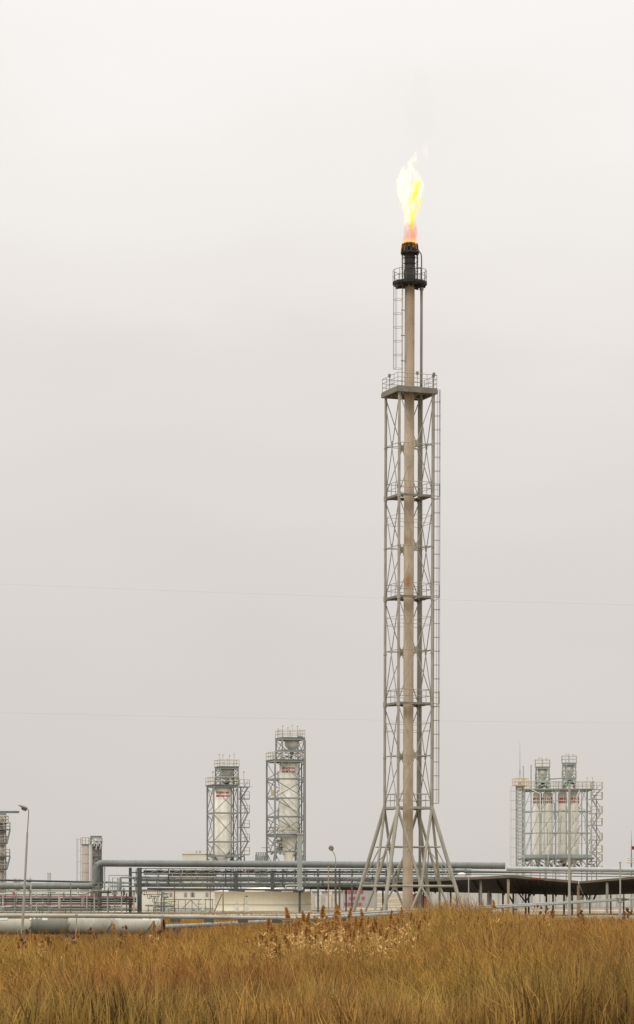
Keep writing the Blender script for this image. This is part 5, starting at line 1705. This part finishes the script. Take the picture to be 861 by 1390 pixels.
def smooth(a, b, x):
    t = np.clip((x - a) / (b - a), 0, 1)
    return t * t * (3 - 2 * t)


def vnoise(x, y, s, seed):
    r = np.random.default_rng(seed)
    k = 4
    out = np.zeros_like(x)
    for i in range(k):
        a = r.uniform(0, 2 * PI); f_ = r.uniform(.6, 1.4) / s; p = r.uniform(0, 6.28)
        out += np.sin((x * np.cos(a) + y * np.sin(a) * .45) * f_ * 2 * PI + p)
    return out / k


def reed_height(x, y):
    h = .86 + 0 * x
    h = h + .85 * np.exp(-((x - 7.4) / 3.0) ** 2 - ((y - 150) / 30.0) ** 2)
    h = h + .30 * smooth(2, 5, x) * smooth(130, 105, y)
    h = h - .26 * smooth(10, 12.5, x) * smooth(112, 130, y)
    h = h - .45 * np.exp(-((x - 1.9) / 1.7) ** 2 - ((y - 140) / 36.0) ** 2)
    h = h + .15 * vnoise(x, y, 4.0, 5) + .20 * vnoise(x, y, 1.1, 8) + .10 * vnoise(x, y, .5, 9)
    h = h * (1 - .72 * smooth(165, 235, y))
    h = h - .20 * smooth(-4, -8, x) * smooth(114, 100, y)
    return np.clip(h, .12, 3)


def blades(name, n_, y0, y1, hfun, material, seed, wid=(.012, .03), lean=.28, label=None, dens_pow=1.0, margin=2.5):
    r = np.random.default_rng(seed)
    u = r.random(n_)
    y = np.sqrt(y0 ** 2 + (y1 ** 2 - y0 ** 2) * u) if dens_pow == 1 else y0 * (y1 / y0) ** u
    half = .1148 * y + margin
    x = (r.random(n_) * 2 - 1) * half
    # tufts: four blades in five spring from shared clumps with a height, tint and lean of their own
    nc = n_ // 34
    cid = r.integers(0, nc, n_)
    tuft = r.random(n_) < .8
    uc = r.random(nc); ycl = y0 * (y1 / y0) ** uc; xcl = (r.random(nc) * 2 - 1) * (.1148 * ycl + margin)
    ch = np.clip(r.normal(1.0, .24, nc), .45, 1.7); ct = r.normal(0, .20, nc); clx = r.normal(0, .16, nc); cly = r.normal(0, .16, nc)
    rad = .10 + .0016 * ycl
    x = np.where(tuft, xcl[cid] + r.normal(0, 1, n_) * rad[cid], x); y = np.where(tuft, ycl[cid] + r.normal(0, 1.4, n_) * rad[cid], y)
    H = hfun(x, y) * r.uniform(.55, 1.18, n_) * np.where(tuft, ch[cid], .8)
    wd = r.uniform(wid[0], wid[1], n_) * (.7 + .5 * y / 110)
    az = r.uniform(0, 2 * PI, n_); la = np.abs(r.normal(0, lean, n_))
    la = np.where(r.random(n_) < .07, la + .6, la)
    dx, dy = (np.cos(az) * la + np.where(tuft, clx[cid], 0)) * H, (np.sin(az) * la + np.where(tuft, cly[cid], 0)) * H
    fa = r.uniform(-.9, .9, n_)
    sx, sy = np.cos(fa) * wd / 2, np.sin(fa) * wd / 2
    V = np.zeros((n_, 5, 3), np.float32)
    V[:, 0] = np.stack([x - sx, y - sy, np.zeros(n_)], 1)
    V[:, 1] = np.stack([x + sx, y + sy, np.zeros(n_)], 1)
    V[:, 2] = np.stack([x + dx * .4 + sx * .8, y + dy * .4 + sy * .8, H * .58], 1)
    V[:, 3] = np.stack([x + dx * .4 - sx * .8, y + dy * .4 - sy * .8, H * .58], 1)
    V[:, 4] = np.stack([x + dx, y + dy, H * (1 - .25 * np.minimum(la, 1.6))], 1)
    me = bpy.data.meshes.new(name)
    me.vertices.add(n_ * 5)
    me.vertices.foreach_set('co', V.ravel())
    base = np.arange(n_) * 5
    quads = np.stack([base, base + 1, base + 2, base + 3], 1)
    tris = np.stack([base + 3, base + 2, base + 4], 1)
    loops = np.concatenate([quads, tris], 1).ravel()
    me.loops.add(n_ * 7)
    me.loops.foreach_set('vertex_index', loops.astype(np.int32))
    me.polygons.add(n_ * 2)
    starts = np.stack([np.arange(n_) * 7, np.arange(n_) * 7 + 4], 1).ravel()
    me.polygons.foreach_set('loop_start', starts.astype(np.int32))
    me.update(calc_edges=True)
    tint = np.clip(r.normal(.48, .20, n_) + np.where(tuft, ct[cid], 0), 0, 1)
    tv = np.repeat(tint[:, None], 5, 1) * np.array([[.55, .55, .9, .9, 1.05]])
    at_ = me.attributes.new('tint', 'FLOAT', 'POINT')
    at_.data.foreach_set('value', tv.ravel().astype(np.float32))
    me.materials.append(material)
    me.validate()
    o = bpy.data.objects.new(name, me); COL.objects.link(o)
    tag(o, label, 'grass', None, 'stuff')
    return o


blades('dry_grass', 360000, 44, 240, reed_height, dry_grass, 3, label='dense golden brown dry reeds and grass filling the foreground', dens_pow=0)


def twigs(name, n_, y0, y1, hfun, material, seed, label):
    """thin side twigs of dry scrub, springing from all heights"""
    r = np.random.default_rng(seed)
    m_ = int(n_ / 9)
    u = r.random(m_); y = y0 * (y1 / y0) ** u
    x = (r.random(m_) * 2 - 1) * (.1148 * y + 2.5)
    hb = hfun(x, y) * r.uniform(.75, 1.25, m_)
    cx = np.repeat(x, 9); cy = np.repeat(y, 9); H = np.repeat(hb, 9); n_ = m_ * 9
    z0 = H * r.uniform(.35, .95, n_)
    cx = cx + r.normal(0, .05, n_); cy = cy + r.normal(0, .05, n_)
    az = r.uniform(0, 2 * PI, n_); el = r.uniform(.35, 1.35, n_); ln = r.uniform(.12, .42, n_)
    d = np.stack([np.cos(az) * np.cos(el) * ln, np.sin(az) * np.cos(el) * ln, np.sin(el) * ln], 1)
    wd = r.uniform(.006, .014, n_) * (.7 + .6 * cy / 110)
    fa = r.uniform(-.9, .9, n_)
    sv = np.stack([np.cos(fa) * wd / 2, np.sin(fa) * wd / 2, .3 * wd], 1)
    p0 = np.stack([cx, cy, z0], 1)
    V = np.zeros((n_, 4, 3), np.float32)
    V[:, 0] = p0 - sv; V[:, 1] = p0 + sv; V[:, 2] = p0 + d * .6 + sv * 1.3; V[:, 3] = p0 + d
    me = bpy.data.meshes.new(name)
    me.vertices.add(n_ * 4); me.vertices.foreach_set('co', V.ravel())
    me.loops.add(n_ * 4); me.loops.foreach_set('vertex_index', np.arange(n_ * 4, dtype=np.int32))
    me.polygons.add(n_); me.polygons.foreach_set('loop_start', (np.arange(n_) * 4).astype(np.int32))
    me.update(calc_edges=True)
    tint = np.clip(np.repeat(r.normal(.5, .2, m_), 9) + r.normal(0, .15, n_), 0, 1)
    me.attributes.new('tint', 'FLOAT', 'POINT').data.foreach_set('value', np.repeat(tint, 4).astype(np.float32))
    me.materials.append(material); me.validate()
    o = bpy.data.objects.new(name, me); COL.objects.link(o)
    tag(o, label, 'scrub', None, 'stuff')


twigs('dry_scrub', 300000, 50, 215, lambda x, y: reed_height(x, y) * 1.08, dry_twig, 14, 'fine brown twigs of dry scrub tangled through the golden reeds')

# plumed reeds: prototypes then copies
reed_leaf = veg_mat('reed_leaf', (168, 126, 68), (242, 208, 146))
reed_plume = veg_mat('reed_plume', (140, 96, 48), (236, 194, 126))


def tri_mesh(name, V, Fc, tint, material):
    me = bpy.data.meshes.new(name)
    me.from_pydata(V, [], Fc)
    a = me.attributes.new('tint', 'FLOAT', 'POINT'); a.data.foreach_set('value', tint)
    me.materials.append(material); me.update()
    o = bpy.data.objects.new(name, me); COL.objects.link(o)
    return o


def make_reed(seed, side):
    rr = random.Random(seed)
    root = bpy.data.objects.new('plumed_reed', None); COL.objects.link(root); ORG[root.name] = Vector((0, 0, 0))
    # stem of height 1.0 (scaled per copy to 2 m)
    H = 1.75
    m = MB(); pts = [Vector((0, 0, 0)), Vector((.02 * side, 0, H * .5)), Vector((.07 * side, 0, H)), Vector((.13 * side, 0, H + .2))]
    m.tube(pts, [.008, .007, .005, .003], 5)
    st = m.build('stem', reed_leaf, root)
    st.data.attributes.new('tint', 'FLOAT', 'POINT').data.foreach_set('value', [.6] * len(st.data.vertices))
    # plume: many small hanging spikelets
    V, Fc, T = [], [], []
    for k in range(190):
        t = rr.random()
        b = pts[2].lerp(pts[3], t) + Vector((0, 0, .05 * t - .04))
        a = rr.uniform(0, 2 * PI)
        ln = rr.uniform(.05, .12) * (1.1 - .6 * t)
        d = Vector((math.cos(a) * .55 + .5 * side, math.sin(a) * .55, rr.uniform(-.25, .9))).normalized() * ln
        s = Vector((rr.uniform(-1, 1), rr.uniform(-1, 1), rr.uniform(-1, 1))).normalized() * .010
        o = len(V)
        V += [b - s, b + s, b + d * .6 + s * 1.2, b + d, b + d * .6 - s * 1.2]
        Fc += [(o, o + 1, o + 2, o + 3, o + 4)]
        T += [rr.uniform(.1, 1)] * 5
    p = tri_mesh('plume', V, Fc, T, reed_plume); p.parent = root
    for k in range(6):
        z = H * rr.uniform(.25, .9); a = rr.uniform(0, 2 * PI); ln = rr.uniform(.3, .55)
        V, Fc, T = [], [], []
        wd = .019
        for i in range(6):
            t = i / 5
            c = Vector((math.cos(a) * ln * t, math.sin(a) * ln * t, z + ln * (.75 * t - .75 * t * t)))
            s = Vector((-math.sin(a) + .3, math.cos(a), .2)) * wd * (1 - t * .9)
            V += [c - s, c + s]; T += [rr.uniform(.4, 1)] * 2
        for i in range(5): Fc.append((2 * i, 2 * i + 1, 2 * i + 3, 2 * i + 2))
        l = tri_mesh('leaf', V, Fc, T, reed_leaf); l.parent = root
    return root


protos = [make_reed(s, sd_) for s, sd_ in ((1, 1), (2, -1), (3, 1), (4, -1))]
spots = []
rr = random.Random(77)
for k in range(172):
    px_ = rr.gauss(450, 56)
    if px_ < 318 or px_ > 575: px_ = rr.uniform(375, 540)
    Y_ = rr.uniform(62, 92)
    top = 1243 + abs(rr.gauss(0, 20)) + max(0, (405 - px_) * .42)
    spots.append((px_, Y_, min(top, 1296)))
spots += [(434, 66, 1229), (398, 64, 1232), (407, 66, 1238), (423, 68, 1236), (449, 70, 1233), (469, 65, 1226), (466, 67, 1231), (501, 72, 1234), (361, 66, 1246), (372, 70, 1252), (528, 76, 1236), (548, 80, 1232), (553, 84, 1238),
          (676, 92, 1222), (745, 90, 1236), (744, 94, 1241), (207, 78, 1254), (215, 80, 1250), (223, 82, 1266), (52, 76, 1268), (100, 80, 1262), (160, 84, 1254), (620, 96, 1236), (584, 94, 1240), (786, 92, 1243), (350, 72, 1276), (300, 80, 1284), (253, 76, 1288)]
for k in range(60):
    px_ = rr.uniform(555, 862); Y_ = rr.uniform(84, 140)
    spots.append((px_, Y_, 1246 + abs(rr.gauss(0, 16)) - (6 if px_ < 680 else 0)))
for k in range(34):
    spots.append((rr.uniform(-5, 380), rr.uniform(62, 98), rr.uniform(1274, 1300)))
GR = 'tall plumed reeds in the foreground'
LABR = 'tall dry orange-brown plumed reed standing among the foreground grass'


def copy_tree(o, parent=None):
    c = o.copy(); COL.objects.link(c)
    c.parent = parent
    for ch in list(o.children): copy_tree(ch, c)
    return c


for k, (px_, Y_, top) in enumerate(spots):
    src = protos[k % 4]
    o = src if k < 4 else copy_tree(src)
    q = P(px_, top, Y_)
    o.location = (q.x, Y_, 0)
    s = q.z / 1.98
    o.scale = (1.15 * max(.85, s), 1.15 * max(.85, s), s)
    o.rotation_euler = (rr.uniform(-.05, .05), rr.uniform(-.05, .05), rr.uniform(-.5, .5))
    tag(o, LABR, 'reed', GR)

# dark dried weeds
weed_dark = mat('weed_dark', (92, 60, 34), 0.9, 0.3, 6.0)


def make_weed(seed):
    rr = random.Random(seed)
    root = bpy.data.objects.new('dry_weed', None); COL.objects.link(root); ORG[root.name] = Vector((0, 0, 0))
    m = MB(); m.tube([(0, 0, 0), (.03, 0, .5), (-.02, .02, .9), (.10, 0, 1.15)], [.012, .010, .008, .004], 5)
    for k in range(4):
        z = rr.uniform(.5, 1.0); a = rr.uniform(0, 6.28)
        m.tube([(0, 0, z), (math.cos(a) * .12, math.sin(a) * .12, z + .1), (math.cos(a) * .18, math.sin(a) * .18, z + .2)], [.007, .006, .003], 4)
    m.build('stalk', weed_dark, root)
    for k in range(7):
        V = MB()
        c = Vector((rr.uniform(-.16, .18), rr.uniform(-.12, .12), rr.uniform(.72, 1.18)))
        r_ = rr.uniform(.03, .065)
        V.lathe(c, [(r_ * .2, -r_), (r_ * .9, -r_ * .4), (r_, .2 * r_), (r_ * .5, r_ * .9), (.002, r_ * 1.2)], 7)
        V.build('seed_head', weed_dark, root)
    return root


wp_ = [make_weed(s) for s in (1, 2, 3)]
ws = [(33, 84, 1263), (58, 86, 1268), (126, 88, 1262), (168, 96, 1258), (197, 92, 1263), (99, 90, 1270), (216, 84, 1264), (771, 104, 1264), (791, 120, 1238), (790, 112, 1252), (824, 120, 1246), (830, 118, 1247), (838, 108, 1251), (844, 122, 1243), (849, 118, 1243), (775, 92, 1263), (735, 108, 1254), (745, 130, 1234), (729, 136, 1229), (853, 130, 1230), (640, 96, 1264), (355, 96, 1262), (398, 100, 1252), (483, 110, 1254)]
for k, (px_, Y_, top) in enumerate(ws):
    src = wp_[k % 3]
    o = src if k < 3 else copy_tree(src)
    q = P(px_, top, Y_)
    o.location = (q.x, Y_, 0); s = q.z / 1.16
    o.scale = (s * .9, s * .9, s); o.rotation_euler = (0, rr.uniform(-.15, .15), rr.uniform(0, 6.28))
    tag(o, 'dark brown dried weed with clustered seed heads in the grass', 'weed', 'dark dried weeds in the grass')

# snow patches on the ground
m = MB()
pr = random.Random(31)
for (px_, Y_, wx, wy) in [(738, 204, .9, 3), (750, 196, .7, 3), (764, 208, 1.2, 3), (778, 200, 1.0, 3), (792, 196, 1.2, 4), (812, 204, .9, 3), (838, 200, 1.1, 3), (800, 222, 1.6, 4), (480, 172, .9, 3), (497, 176, 1.1, 3), (470, 180, 1.2, 3), (512, 172, .7, 3), (410, 190, .9, 2), (426, 186, .9, 2)]:
    q = P(px_, 1212, Y_)
    vs = [(q.x, Y_, .30 if Y_ > 170 else .5)]
    n = 14
    for ring_, (k_, hz_) in enumerate(((.55, .24), (1.0, 0.0))):
        for j in range(n):
            a = 2 * PI * j / n; r_ = k_ * (1 + .3 * pr.uniform(-1, 1))
            vs.append((q.x + wx * r_ * math.cos(a), Y_ + wy * r_ * math.sin(a), hz_ * (1 if Y_ > 170 else 1.8)))
    fs = [(0, 1 + j, 1 + (j + 1) % n) for j in range(n)] + [(1 + j, 1 + n + j, 1 + n + (j + 1) % n, 1 + (j + 1) % n) for j in range(n)]
    m.add(vs, fs, True)
o = m.build('snow', snow_white)
tag(o, 'thin leftover snow lying in patches between the reeds', 'snow', None, 'stuff')
